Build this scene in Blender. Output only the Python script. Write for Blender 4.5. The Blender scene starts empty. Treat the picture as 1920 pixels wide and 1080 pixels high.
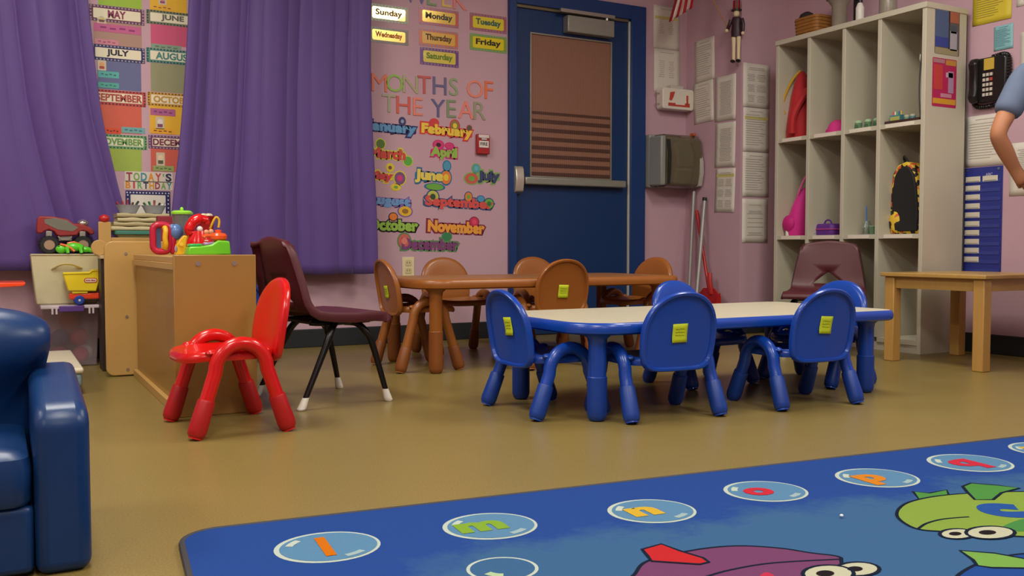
import bpy, bmesh, math, random
from math import sin, cos, pi, radians as R
from mathutils import Vector as V, Matrix as M
random.seed(7)
SC = bpy.context.scene
COL = SC.collection

# ------------------------------------------------------------------ camera, world, lights, exposure
F, HC = 1750.0, 0.57
PHI, TH = R(28.7), math.atan(75/1750)
cd = bpy.data.cameras.new('camera'); cam = bpy.data.objects.new('camera', cd); COL.objects.link(cam)
cd.sensor_width = 36; cd.lens = 36*F/1920; cd.clip_start = .05
cam.location = (0, 0, HC); cam.rotation_euler = (pi/2-TH, 0, -PHI)
SC.camera = cam
w = bpy.data.worlds.new('world'); SC.world = w; w.use_nodes = True
w.node_tree.nodes['Background'].inputs[0].default_value = (.75, .8, 1, 1)
w.node_tree.nodes['Background'].inputs[1].default_value = .02
SC.view_settings.view_transform = 'Standard'; SC.view_settings.look = 'None'
SC.view_settings.gamma = 1; SC.view_settings.exposure = 0.0
SC.view_settings.use_curve_mapping = False
ZC = 2.75
LAMPS = [(.15, .9, 1.0), (.15, 3.3, 1.0), (2.1, .3, 1.0), (3.05, 2.5, .95), (3.9, .3, .4), (-1.8, 2.4, .8), (-1.8, -.6, .6), (.15, -1.6, .6)]
for i, (x, y, k) in enumerate(LAMPS):
    ld = bpy.data.lights.new('ceiling_lamp', 'AREA'); ld.shape = 'RECTANGLE'; ld.size = .56; ld.size_y = 1.15
    ld.energy = 44*k; ld.color = (1, .965, .87)
    lo = bpy.data.objects.new('ceiling_lamp', ld); COL.objects.link(lo); lo.location = (x, y, ZC-.03)

# ------------------------------------------------------------------ pixel rays onto real planes (layout aid)
FW = V((sin(PHI)*cos(TH), cos(PHI)*cos(TH), -sin(TH))); RT = V((cos(PHI), -sin(PHI), 0)); UP = RT.cross(FW)
CC = V((0, 0, HC))
def ray(x, y): return FW+RT*((x-960)/F)-UP*((y-540)/F)
def onz(x, y, z=0): d = ray(x, y); return CC+d*((z-HC)/d.z)
def ony(x, y, Y): d = ray(x, y); return CC+d*(Y/d.y)
def onx(x, y, X): d = ray(x, y); return CC+d*(X/d.x)
def dep(x, y, D): return CC+ray(x, y)*D

# ------------------------------------------------------------------ materials
def lin(c): c /= 255; return c/12.92 if c <= .04045 else ((c+.055)/1.055)**2.4
def S(r, g, b): return (lin(r), lin(g), lin(b), 1)
MATS = {}
def mat(name, rgb, rough=.5, noise=.06, scale=30, metal=0, spec=.5, bump=0, trans=0, coat=0, sheen=0, alpha=1, bscale=None, ior=1.45):
    if name in MATS: return MATS[name]
    m = bpy.data.materials.new(name); m.use_nodes = True; nt = m.node_tree; b = nt.nodes['Principled BSDF']
    c = S(*rgb)
    b.inputs['Roughness'].default_value = rough; b.inputs['Metallic'].default_value = metal
    b.inputs['Specular IOR Level'].default_value = spec; b.inputs['Transmission Weight'].default_value = trans
    b.inputs['Coat Weight'].default_value = coat; b.inputs['Sheen Weight'].default_value = sheen
    b.inputs['Alpha'].default_value = alpha; b.inputs['IOR'].default_value = ior
    tc = nt.nodes.new('ShaderNodeTexCoord'); n = nt.nodes.new('ShaderNodeTexNoise'); n.inputs['Scale'].default_value = scale
    n.inputs['Detail'].default_value = 3
    nt.links.new(tc.outputs['Object'], n.inputs['Vector'])
    mx = nt.nodes.new('ShaderNodeMix'); mx.data_type = 'RGBA'
    mx.inputs[6].default_value = tuple(max(0, v*(1-noise)) for v in c[:3])+(1,)
    mx.inputs[7].default_value = tuple(min(1, v*(1+noise)) for v in c[:3])+(1,)
    nt.links.new(n.outputs['Fac'], mx.inputs[0]); nt.links.new(mx.outputs[2], b.inputs['Base Color'])
    if bump:
        n2 = nt.nodes.new('ShaderNodeTexNoise'); n2.inputs['Scale'].default_value = bscale or scale*6
        nt.links.new(tc.outputs['Object'], n2.inputs['Vector'])
        bp = nt.nodes.new('ShaderNodeBump'); bp.inputs['Strength'].default_value = bump; bp.inputs['Distance'].default_value = .002
        nt.links.new(n2.outputs['Fac'], bp.inputs['Height']); nt.links.new(bp.outputs[0], b.inputs['Normal'])
    MATS[name] = m; return m
def pmat(rgb, rough=.55, spec=.4):          # printed paper / card colour
    return mat('card_%d_%d_%d_%d' % (*rgb, int(rough*100)), rgb, rough, .03, 40, spec=spec)
def wood(name, rgb, rough=.4, amt=.16, sc=(3, 3, 40), coat=.0):
    m = mat(name, rgb, rough, amt, 1.2, coat=coat)
    nt = m.node_tree; n = [x for x in nt.nodes if x.type == 'TEX_NOISE'][0]
    mp = nt.nodes.new('ShaderNodeMapping'); mp.inputs['Scale'].default_value = sc
    tc = [x for x in nt.nodes if x.type == 'TEX_COORD'][0]
    nt.links.new(tc.outputs['Object'], mp.inputs[0]); nt.links.new(mp.outputs[0], n.inputs['Vector']); n.inputs['Detail'].default_value = 6
    return m

# ------------------------------------------------------------------ mesh builder
class MB:
    def __init__(s): s.bm = bmesh.new()
    def _f(s, vs, mi):
        try: f = s.bm.faces.new(vs); f.material_index = mi; return f
        except ValueError: return None
    def box(s, x0, x1, y0, y1, z0, z1, mi=0, Mx=None):
        v = [V((x, y, z)) for x in (x0, x1) for y in (y0, y1) for z in (z0, z1)]
        if Mx: v = [Mx @ p for p in v]
        v = [s.bm.verts.new(p) for p in v]
        for q in ((0, 1, 3, 2), (4, 6, 7, 5), (0, 4, 5, 1), (2, 3, 7, 6), (0, 2, 6, 4), (1, 5, 7, 3)): s._f([v[i] for i in q], mi)
        return s
    def rings(s, rings, mi=0, closed=True, c0=True, c1=True, loop=False):
        rs = [[s.bm.verts.new(p) for p in r] for r in rings]
        n = len(rs[0])
        k = len(rs)
        for i in range(k if loop else k-1):
            a, b = rs[i], rs[(i+1) % k]
            for j in range(n if closed else n-1):
                s._f([a[j], a[(j+1) % n], b[(j+1) % n], b[j]], mi)
        if not loop and closed:
            if c0: s._f(rs[0][::-1], mi)
            if c1: s._f(rs[-1], mi)
        return s
    def tube(s, pts, r, n=10, mi=0, loop=False, cap=True, flat=1.0):
        pts = [V(p) for p in pts]; k = len(pts)
        rr = r if isinstance(r, (list, tuple)) else [r]*k
        ref = None; rings = []
        for i, p in enumerate(pts):
            if loop: t = pts[(i+1) % k]-pts[i-1]
            else: t = pts[min(i+1, k-1)]-pts[max(i-1, 0)]
            t.normalize()
            if ref is None:
                ref = V((0, 0, 1)) if abs(t.z) < .9 else V((1, 0, 0))
            a = (ref-t*ref.dot(t)).normalized(); b = t.cross(a); ref = a
            rings.append([p+(a*cos(2*pi*j/n)*flat+b*sin(2*pi*j/n))*rr[i] for j in range(n)])
        return s.rings(rings, mi, True, cap, cap, loop)
    def cyl(s, p0, p1, r0, r1=None, n=16, mi=0):
        p0, p1 = V(p0), V(p1); r1 = r0 if r1 is None else r1
        t = (p1-p0).normalized(); ref = V((0, 0, 1)) if abs(t.z) < .9 else V((1, 0, 0))
        a = (ref-t*ref.dot(t)).normalized(); b = t.cross(a)
        return s.rings([[p+(a*cos(2*pi*j/n)+b*sin(2*pi*j/n))*r for j in range(n)] for p, r in ((p0, r0), (p1, r1))], mi)
    def lathe(s, prof, c=(0, 0, 0), n=20, mi=0, axis='z', sx=1, sy=1):
        c = V(c); rings = []
        for r, h in prof:
            r = max(r, .00005); ring = []
            for j in range(n):
                a = 2*pi*j/n; u, v = r*cos(a)*sx, r*sin(a)*sy
                ring.append(c+(V((u, v, h)) if axis == 'z' else V((u, -h, v)) if axis == 'y' else V((h, u, v))))
            rings.append(ring)
        return s.rings(rings, mi)
    def ell(s, c, r, n=16, mi=0, Mx=None):
        c = V(c); rr = r if isinstance(r, (tuple, list)) else (r, r, r); rings = []
        m = max(6, n//2)
        for i in range(m+1):
            th = -pi/2+pi*i/m; q = max(cos(th), .002)
            ring = [V((rr[0]*q*cos(2*pi*j/n), rr[1]*q*sin(2*pi*j/n), rr[2]*sin(th))) for j in range(n)]
            if Mx: ring = [Mx @ p for p in ring]
            rings.append([c+p for p in ring])
        return s.rings(rings, mi)
    def prism(s, poly, h0, h1, axis='z', mi=0, Mx=None):
        def P(p, h):
            q = V((p[0], p[1], h)) if axis == 'z' else V((p[0], h, p[1])) if axis == 'y' else V((h, p[0], p[1]))
            return Mx @ q if Mx else q
        a = [s.bm.verts.new(P(p, h0)) for p in poly]; b = [s.bm.verts.new(P(p, h1)) for p in poly]; n = len(poly)
        for j in range(n): s._f([a[j], a[(j+1) % n], b[(j+1) % n], b[j]], mi)
        f0 = s._f(a[::-1], mi); f1 = s._f(b, mi)
        return s
    def flat(s, poly, h, mi=0):
        s._f([s.bm.verts.new(V((p[0], p[1], h))) for p in poly], mi); return s
    def strip(s, pts, wd, h, mi=0, loop=False):     # flat ribbon of width wd along a 2-D line
        pts = [V((p[0], p[1])) for p in pts]; k = len(pts); L = []; Rr = []
        for i, p in enumerate(pts):
            t = pts[(i+1) % k]-pts[i-1] if loop else pts[min(i+1, k-1)]-pts[max(i-1, 0)]
            t.normalize(); nn = V((-t.y, t.x))*wd/2
            L.append(s.bm.verts.new((p.x+nn.x, p.y+nn.y, h))); Rr.append(s.bm.verts.new((p.x-nn.x, p.y-nn.y, h)))
        for i in range(k if loop else k-1): s._f([L[i], Rr[i], Rr[(i+1) % k], L[(i+1) % k]], mi)
        return s
    def grid(s, fn, nu, nv, mi=0, skip=None):
        vs = [[s.bm.verts.new(fn(i/nu, j/nv)) for j in range(nv+1)] for i in range(nu+1)]
        for i in range(nu):
            for j in range(nv):
                if skip and skip(i, j): continue
                s._f([vs[i][j], vs[i+1][j], vs[i+1][j+1], vs[i][j+1]], mi)
        return s
    def text(s, t, size, depth=.0, off=0., mi=0, Mx=None, fit=None):
        c = bpy.data.curves.new('t', 'FONT'); c.body = t; c.size = size; c.extrude = depth; c.offset = off
        c.align_x = 'CENTER'; c.align_y = 'CENTER'; c.resolution_u = 3
        o = bpy.data.objects.new('t', c); COL.objects.link(o)
        dg = bpy.context.evaluated_depsgraph_get(); dg.update(); me = bpy.data.meshes.new_from_object(o.evaluated_get(dg))
        xs = [v.co.x for v in me.vertices] or [0]; ys = [v.co.y for v in me.vertices] or [0]
        cx, cy = (min(xs)+max(xs))/2, (min(ys)+max(ys))/2
        sx = sy = 1
        if fit:
            sx = fit[0]/max(1e-6, max(xs)-min(xs)) if fit[0] else 1
            sy = fit[1]/max(1e-6, max(ys)-min(ys)) if fit[1] else sx
            if not fit[0]: sx = sy
        T = (Mx or M()) @ M.Diagonal((sx, sy, 1, 1)) @ M.Translation((-cx, -cy, 0))
        me.transform(T)
        n0 = len(s.bm.faces); s.bm.from_mesh(me); s.bm.faces.ensure_lookup_table()
        for f in s.bm.faces[n0:]: f.material_index = mi
        bpy.data.objects.remove(o); bpy.data.curves.remove(c); bpy.data.meshes.remove(me)
        return s
    def build(s, name, mats, parent=None, loc=None, Mw=None, bev=0, seg=2, sharp=38, weld=False, subsurf=0, solid=0, flatshade=False):
        bm = s.bm
        if weld: bmesh.ops.remove_doubles(bm, verts=bm.verts, dist=1e-5)
        bmesh.ops.recalc_face_normals(bm, faces=bm.faces)
        for f in bm.faces: f.smooth = not flatshade
        th = R(sharp)
        for e in bm.edges:
            if len(e.link_faces) == 2 and e.calc_face_angle(0) > th: e.smooth = False
        me = bpy.data.meshes.new(name); bm.to_mesh(me); bm.free()
        o = bpy.data.objects.new(name, me); COL.objects.link(o)
        for m in (mats if isinstance(mats, (list, tuple)) else [mats]): me.materials.append(m)
        if parent: o.parent = parent
        if loc is not None: o.location = loc
        if Mw is not None:
            if parent: o.matrix_local = Mw
            else: o.matrix_world = Mw
        if solid:
            k = o.modifiers.new('thick', 'SOLIDIFY'); k.thickness = solid; k.offset = 0
        if bev:
            k = o.modifiers.new('bevel', 'BEVEL'); k.width = bev; k.segments = seg; k.limit_method = 'ANGLE'; k.angle_limit = R(40)
            k.harden_normals = False
        if subsurf:
            k = o.modifiers.new('sub', 'SUBSURF'); k.levels = subsurf; k.render_levels = subsurf
        return o
def tag(o, label, cat, group=None, kind=None):
    o['label'] = label; o['category'] = cat
    if group: o['group'] = group
    if kind: o['kind'] = kind
    return o
def thing(name, label, cat, loc=(0, 0, 0), rotz=0, group=None, Mw=None):
    o = bpy.data.objects.new(name, None); COL.objects.link(o); o.empty_display_size = .1
    if Mw is not None: o.matrix_world = Mw
    else: o.location = loc; o.rotation_euler = (0, 0, rotz)
    return tag(o, label, cat, group)
def struct(o, label=None):
    o['kind'] = 'structure'
    if label: o['label'] = label
    return o
def kids(o): return [c for c in bpy.data.objects if c.parent == o]
def copy_tree(o, parent=None):
    c = o.copy(); COL.objects.link(c)
    if parent: c.parent = parent
    for ch in kids(o): copy_tree(ch, c)
    return c
def bez(p, n=12):      # smooth Catmull-Rom line through points
    p = [V(q) for q in p]; out = []
    for i in range(len(p)-1):
        a, b, c, d = p[max(i-1, 0)], p[i], p[i+1], p[min(i+2, len(p)-1)]
        for k in range(n):
            t = k/n
            out.append(.5*((2*b)+(c-a)*t+(2*a-5*b+4*c-d)*t*t+(3*b-a-3*c+d)*t**3))
    return out+[p[-1]]
def rrect(w, h, r, n=6, cx=0, cy=0, rr=None):
    out = []; r0 = r
    for (sx, sy, a0) in ((1, 1, 0), (-1, 1, 90), (-1, -1, 180), (1, -1, 270)):
        r = rr if (rr and sx > 0) else r0
        for k in range(n+1):
            a = R(a0+90*k/n); out.append((cx+sx*(w/2-r)+r*cos(a), cy+sy*(h/2-r)+r*sin(a)))
    return out
def circ(cx, cy, rx, ry=None, n=28, a0=0, a1=360):
    ry = rx if ry is None else ry
    full = abs(a1-a0) >= 360
    return [(cx+rx*cos(R(a0+(a1-a0)*k/(n if full else n-1))), cy+ry*sin(R(a0+(a1-a0)*k/(n if full else n-1)))) for k in range(n)]
# ------------------------------------------------------------------ room shell
YB, XC, YC, XR = 5.25, 4.28, 4.69, 4.68
XL, YN = -2.6, -3.0
wallm = mat('purple_wall_paint', (193, 158, 170), .6, .05, 6, bump=.15, bscale=180, spec=.3)
def speckle_floor():
    m = mat('tan_vinyl_floor', (127, 109, 61), .33, .05, 4, spec=.5, bump=.04, bscale=14)
    nt = m.node_tree; b = nt.nodes['Principled BSDF']; tc = [x for x in nt.nodes if x.type == 'TEX_COORD'][0]
    mx = [x for x in nt.nodes if x.type == 'MIX'][0]
    v = nt.nodes.new('ShaderNodeTexNoise'); v.inputs['Scale'].default_value = 240; v.inputs['Detail'].default_value = 2
    nt.links.new(tc.outputs['Object'], v.inputs['Vector'])
    rp = nt.nodes.new('ShaderNodeValToRGB'); rp.color_ramp.elements[0].position = .38; rp.color_ramp.elements[1].position = .62
    rp.color_ramp.elements[0].color = (.82, .82, .80, 1); rp.color_ramp.elements[1].color = (1.12, 1.12, 1.1, 1)
    nt.links.new(v.outputs['Fac'], rp.inputs[0])
    mu = nt.nodes.new('ShaderNodeMix'); mu.data_type = 'RGBA'; mu.blend_type = 'MULTIPLY'; mu.inputs[0].default_value = 1
    nt.links.new(mx.outputs[2], mu.inputs[6]); nt.links.new(rp.outputs[0], mu.inputs[7]); nt.links.new(mu.outputs[2], b.inputs['Base Color'])
    return m
struct(MB().box(XL-.2, XR+.2, YN-.2, YB+.3, -.1, 0).build('floor', speckle_floor()), 'tan speckled vinyl floor')
struct(MB().box(XL-.2, XR+.2, YN-.2, YB+.3, ZC, ZC+.1).build('ceiling', mat('ceiling_white', (225, 222, 212), .8)))
DX0, DX1 = ony(967, 300, YB).x, ony(1177, 300, YB).x
DZ = ony(1176, 39, YB).z
FX0, FX1, FZ = ony(952, 300, YB).x, ony(1206, 300, YB).x, ony(1205, 15, YB).z
b = MB(); b.box(XL, DX0-.008, YB, YB+.15, 0, ZC); b.box(DX1+.012, XR+.2, YB, YB+.15, 0, ZC); b.box(DX0-.008, DX1+.012, YB, YB+.15, DZ+.01, ZC)
struct(b.build('wall_back', wallm), 'purple painted back wall')
struct(MB().box(XC, XR+.2, YC, YB, 0, ZC).build('wall_column', wallm), 'purple boxed out corner of the back wall')
struct(MB().box(XR, XR+.15, YN, YC, 0, ZC).build('wall_right', wallm), 'purple right wall')
struct(MB().box(XL-.15, XL, YN, YB, 0, ZC).build('wall_left', wallm))
struct(MB().box(XL, XR, YN-.15, YN, 0, ZC).build('wall_front', wallm))
bbm = mat('black_rubber_base', (34, 38, 42), .45)
struct(MB().box(XL, FX0-.002, YB-.012, YB, 0, .105).build('baseboard_back', bbm, bev=.004))
struct(MB().box(FX1+.002, XC, YB-.012, YB, 0, .105).build('baseboard_back_right', bbm, bev=.004))
struct(MB().box(XC-.012, XC, YC-.012, YB-.012, 0, .105).build('baseboard_column', bbm, bev=.004))
struct(MB().box(XC, XR-.012, YC-.012, YC, 0, .105).build('baseboard_column_front', bbm, bev=.004))
struct(MB().box(XR-.012, XR, YN, YC-.012, 0, .105).build('baseboard_right', bbm, bev=.004))
# ceiling light fittings around the lamps
lamp_em = bpy.data.materials.new('lamp_diffuser'); lamp_em.use_nodes = True
e_ = lamp_em.node_tree.nodes['Principled BSDF']; e_.inputs['Emission Color'].default_value = (1, .93, .8, 1); e_.inputs['Emission Strength'].default_value = 1.5
whm = mat('white_enamel', (225, 222, 210), .4)

# ------------------------------------------------------------------ wall frames
class Pl:
    def __init__(s, ax, c): s.ax, s.c = ax, c
    def pt(s, x, y, off=0): return ony(x, y, s.c-off) if s.ax == 'y' else onx(x, y, s.c-off)
    def uv(s, x, y):
        p = s.pt(x, y); return (p.x, p.z) if s.ax == 'y' else (-p.y, p.z)
    def B(s):
        if s.ax == 'y': m = M(((1, 0, 0), (0, 0, -1), (0, 1, 0)))
        else: m = M(((0, 0, -1), (-1, 0, 0), (0, 1, 0)))
        return m.to_4x4()
    def at(s, x, y, rot=0, off=0):
        p = s.pt(x, y)
        if s.ax == 'y': p.y -= off
        else: p.x -= off
        return M.Translation(p) @ s.B() @ M.Rotation(R(rot), 4, 'Z')
    def w(s, x0, x1, y): return abs(s.uv(x1, y)[0]-s.uv(x0, y)[0])
    def h(s, x, y0, y1): return abs(s.uv(x, y1)[1]-s.uv(x, y0)[1])
BACK, COLL, COLF, RIGHT = Pl('y', YB), Pl('x', XC), Pl('y', YC), Pl('x', XR)
def T(x=0, y=0, z=0): return M.Translation((x, y, z))

# ------------------------------------------------------------------ door
blue_fr = mat('door_frame_blue', (22, 54, 108), .4, .05, 10)
blue_sl = mat('door_blue', (18, 50, 96), .38, .06, 5, bump=.05)
alu = mat('brushed_aluminium', (178, 176, 166), .35, .05, 60, metal=.85)
alud = mat('grey_metal_housing', (150, 150, 140), .42, .05, 60, metal=.5)
door = thing('door_1', 'blue metal exit door with push bar and brown shaded window', 'door', ((DX0+DX1)/2, YB, 0)); door['kind'] = 'structure'
dcx = (DX0+DX1)/2
b = MB()
for x0, x1, z0, z1 in ((FX0, DX0-.004, 0, FZ), (DX1+.008, FX1, 0, FZ), (DX0-.004, DX1+.008, DZ+.006, FZ)): b.box(x0-dcx, x1-dcx, -.028, .12, z0, z1)
for x0, x1, z0, z1 in ((DX0-.004, DX0+.012, 0, DZ), (DX1-.006, DX1+.008, 0, DZ)): b.box(x0-dcx, x1-dcx, .052, .12, z0, z1)
b.build('door_frame', blue_fr, door, bev=.004)
WX0, WX1 = ony(996, 200, YB).x-dcx, ony(1145, 200, YB).x-dcx
WZ1, WZ0 = ony(1070, 72, YB).z, ony(1070, 333, YB).z
sx0, sx1 = DX0-dcx, DX1-dcx-.006
b = MB()
for x0, x1, z0, z1 in ((sx0, WX0, .008, DZ), (WX1, sx1, .008, DZ), (WX0, WX1, .008, WZ0), (WX0, WX1, WZ1, DZ)): b.box(x0, x1, .004, .05, z0, z1)
slab = b.build('door_slab', blue_sl, door)
b = MB(); t = .009
for x0, x1, z0, z1 in ((WX0-t, WX0+.002, WZ0-t, WZ1+t), (WX1-.002, WX1+t, WZ0-t, WZ1+t), (WX0, WX1, WZ1-.002, WZ1+t), (WX0, WX1, WZ0-t, WZ0+.002)): b.box(x0, x1, -.004, .006, z0, z1)
b.build('window_trim', mat('dull_steel_trim', (150, 146, 132), .4, metal=.6), door, bev=.002)
MB().box(WX0, WX1, .030, .034, WZ0, WZ1).build('window_pane', mat('window_glass', (235, 240, 235), .03, 0, trans=1, ior=1.45), door)
# brown woven shade with dark bands
m = mat('brown_mesh_shade', (140, 100, 82), .34, .15, 120, bump=.5, bscale=26); nt = m.node_tree; bs = nt.nodes['Principled BSDF']
tc = [x for x in nt.nodes if x.type == 'TEX_COORD'][0]; sp = nt.nodes.new('ShaderNodeSeparateXYZ'); nt.links.new(tc.outputs['Generated'], sp.inputs[0])
def mth(nt, op, a, b2=None, c=None):
    n = nt.nodes.new('ShaderNodeMath'); n.operation = op
    for i, q in enumerate((a, b2, c)):
        if q is None: continue
        if isinstance(q, (int, float)): n.inputs[i].default_value = q
        else: nt.links.new(q, n.inputs[i])
    return n.outputs[0]
st = mth(nt, 'SINE', mth(nt, 'MULTIPLY', sp.outputs['Z'], 2*pi*16)); st = mth(nt, 'GREATER_THAN', st, .1)
st = mth(nt, 'MULTIPLY', st, mth(nt, 'LESS_THAN', sp.outputs['Z'], .46))
br = mth(nt, 'MULTIPLY', mth(nt, 'SINE', mth(nt, 'MULTIPLY', sp.outputs['X'], 260)), .12)
fac = mth(nt, 'ADD', mth(nt, 'MULTIPLY', st, .75), mth(nt, 'ADD', br, .05)); fac = mth(nt, 'MAXIMUM', fac, 0)
old = [x for x in nt.nodes if x.type == 'MIX'][0]
mx2 = nt.nodes.new('ShaderNodeMix'); mx2.data_type = 'RGBA'; nt.links.new(fac, mx2.inputs[0]); nt.links.new(old.outputs[2], mx2.inputs[6]); mx2.inputs[7].default_value = S(52, 30, 26)
nt.links.new(mx2.outputs[2], bs.inputs['Base Color'])
MB().box(WX0+.001, WX1-.001, .006, .010, WZ0+.001, WZ1-.001).build('window_shade', m, door)
MB().box(sx1+.002, sx1+.018, -.012, .004, .008, DZ-.005).build('hinge_strip', mat('pale_hinge', (200, 198, 188), .4, metal=.4), door, bev=.003)
b = MB(); b.box(sx0+.0, sx1, -.012, .004, DZ-.012, DZ+.006); b.build('weather_strip', mat('dark_bronze', (120, 108, 84), .4, metal=.5), door)
cx0, cx1 = ony(1056, 50, YB).x-dcx, ony(1143, 50, YB).x-dcx
cz0, cz1 = ony(1100, 68, YB).z, ony(1100, 37, YB).z
cl = MB().box(cx0, cx1, -.06, .004, cz0, cz1).build('door_closer', alud, door, bev=.006)
b = MB(); b.box(cx0-.06, cx1-.005, -.07, -.052, DZ-.02, DZ+.002); b.cyl((cx1-.06, -.055, cz1-.005), (cx1-.06, -.055, DZ), .012); b.build('closer_arm', alu, cl)
bz = ony(1080, 342, YB-.05).z; bx0 = ony(985, 340, YB-.05).x-dcx; bx1 = ony(1174, 340, YB-.05).x-dcx
pb = MB().box(bx0, bx1, -.055, .004, bz-.024, bz+.024).build('push_bar', alud, door, bev=.008)
hx = ony(976, 338, YB-.06).x-dcx
b = MB(); b.prism([(-.085, -.02), (-.07, -.05), (.0, -.062), (.07, -.055), (.09, -.04), (.09, .004), (-.085, .004)], hx-.03, hx+.03, 'x', Mx=M(((1, 0, 0, 0), (0, 0, 1, 0), (0, 1, 0, bz), (0, 0, 0, 1))))
b.build('latch_case', mat('bright_nickel', (205, 200, 186), .3, metal=.7), pb, bev=.006)

# ------------------------------------------------------------------ purple curtains on a rod
def satin():
    m = mat('purple_satin_curtain', (86, 63, 128), .55, .05, 20, sheen=.25, spec=.4, bump=.08, bscale=260); return m
rod = thing('curtain_rod', 'dark metal curtain rod above the purple curtains', 'curtain rod', (.6, 5.14, 2.455))
MB().cyl((-1.9, 0, 0), (1.6, 0, 0), .014).build('pole', mat('black_metal', (25, 25, 27), .4, metal=.4), rod)
for x in (-1.6, 0, 1.4): MB().box(x-.008, x+.008, 0, .11, -.008, .008).build('bracket', mat('black_metal', (25, 25, 27)), rod)
def interp(tab, z):
    if z <= tab[0][0]: return tab[0][1]
    for (a, p), (c, q) in zip(tab, tab[1:]):
        if z <= c:
            t = (z-a)/(c-a); t = t*t*(3-2*t) if False else t
            return p+(q-p)*t
    return tab[-1][1]
def edge(pts, Y=5.14): return sorted((ony(x, y, Y).z, ony(x, y, Y).x) for x, y in pts)
eL = edge([(160, -60), (165, 0), (176, 100), (188, 200), (200, 260), (212, 310), (224, 360), (238, 405), (246, 440), (250, 520)])
eR = edge([(353, -60), (352, 0), (347, 100), (340, 200), (331, 300), (324, 350), (319, 400), (315, 520)])
def curtain(name, label, xl, xr, folds, zb, ph, amp=.045):
    zt = 2.44
    def fn(u, v):
        z = zt+(zb-zt)*v
        x = xl(z)+(xr(z)-xl(z))*u
        y = 5.165
        for f, a, p, k in folds:
            q = f*u+p+k*(sin(2.1*v+p*3)*.12+.35*sin(2*pi*u*.8+p))
            y -= a*abs(sin(pi*q))**.55*(.5+.5*v)+a*.25*sin(2*pi*q*.5+p)
        y = min(y, 5.225)
        return V((x, y, z+.0025*sin(2*pi*u*5+ph)*v))
    o = MB().grid(fn, 200, 36).build(name, satin(), solid=.004, sharp=180)
    return tag(o, label, 'curtain', 'purple curtains')
zb = ony(600, 514, 5.14).z
curtain('curtain', 'purple satin curtain at far left, edge swept over the toy truck', lambda z: -.95, lambda z: interp(eL, z),
        [(5, .052, .4, 1), (9.5, .014, .3, .7)], ony(30, 508, 5.14).z, 0)
curtain('curtain', 'wide purple satin curtain between the birthday chart and month stickers', lambda z: interp(eR, z), lambda z: 1.888+.014*sin(z*3),
        [(4.6, .055, .15, .9), (8.7, .016, .2, .9)], zb, 1)
# ------------------------------------------------------------------ cards, letters and stickers on the back wall
def card(pl, name, label, cat, cx, cy, x0, x1, y0, y1, rgb, th=.0015, rot=0, group=None, rough=.55, off=0, rad=0):
    cx = (x0+x1)/2
    wd, h = pl.w(x0, x1, cy), pl.h(cx, y0, y1)
    Mw = pl.at(cx, cy, rot, off)
    poly = rrect(wd, h, rad or min(wd, h)*.03, 3)
    o = MB().prism(poly, 0, th).build(name, pmat(rgb, rough), Mw=Mw)
    tag(o, label, cat, group); o['_w'] = wd; o['_h'] = h
    return o, wd, h
def sub(name, parent, rgb, b, rough=.55, label=None):
    o = b.build(name, pmat(rgb, rough) if isinstance(rgb, tuple) else rgb, parent)
    if label: o['label'] = label
    return o
def hcard(label, text, xl, xr, yc, h, rim, txt, tpx=None, slab=True, group='birthday month header cards'):
    o, wd, hh = card(BACK, 'header_card', label, 'header card', None, yc, xl, xr, yc-h/2, yc+h/2, rim, group=group)
    sub('white_panel', o, (226, 218, 190), MB().prism(rrect(wd*.86, hh*.62, .004), .0015, .0022))
    b = MB(); n = max(6, int(wd/.016))
    for i in range(n):
        x = -wd/2+wd*(i+.5)/n
        for s in (-1, 1): b.prism(rrect(wd/n*.5, hh*.09, .001, 2, x, s*hh*.43), .0015, .002)
    for i in range(4):
        for s in (-1, 1): b.prism(rrect(wd*.03, hh*.1, .001, 2, s*wd*.475, -hh*.3+hh*.2*i), .0015, .002)
    sub('border_dots', o, tuple(int(c*.45) for c in rim) if sum(rim) > 260 else (150, 150, 160), b)
    tw = BACK.w(tpx[0], tpx[1], yc); tx = BACK.uv((tpx[0]+tpx[1])/2, yc)[0]-BACK.uv((xl+xr)/2, yc)[0]
    sub('lettering', o, txt, MB().text(text, .05, .0004, .002, Mx=T(tx, 0, .0026), fit=(tw, hh*.5)))
    return o
hcard('white MAY header card with maroon dotted border', 'MAY', 168, 271, 28, 30, (105, 45, 80), (135, 50, 85), (202, 236))
hcard('white JUNE header card with grey green border', 'JUNE', 275, 378, 36, 26, (110, 120, 100), (95, 98, 85), (302, 345))
hcard('white JULY header card with navy dotted border', 'JULY', 172, 272, 101, 29, (45, 38, 95), (40, 32, 55), (200, 242))
hcard('white AUGUST header card with teal border', 'AUGUST', 275, 378, 107, 27, (80, 135, 130), (70, 130, 125), (292, 362))
hcard('white SEPTEMBER header card with red border', 'SEPTEMBER', 176, 274, 184, 28, (185, 75, 75), (170, 75, 65), (181, 267))
hcard('white OCTOBER header card with orange border', 'OCTOBER', 277, 376, 188, 25, (200, 150, 60), (190, 145, 55), (288, 364))
hcard('white NOVEMBER header card with green border', 'NOVEMBER', 178, 276, 266, 26, (105, 160, 110), (105, 150, 80), (184, 268))
hcard('white DECEMBER header card with plum border', 'DECEMBER', 279, 378, 268, 25, (110, 50, 95), (125, 55, 80), (287, 368))
def panel(label, x0, x1, y0, y1, rgb):
    o, wd, h = card(BACK, 'coloured_paper', label, 'paper panel', (x0+x1)/2, (y0+y1)/2, x0, x1, y0, y1, rgb, .0008, group='coloured birthday panels')
    return o, wd, h
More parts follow.
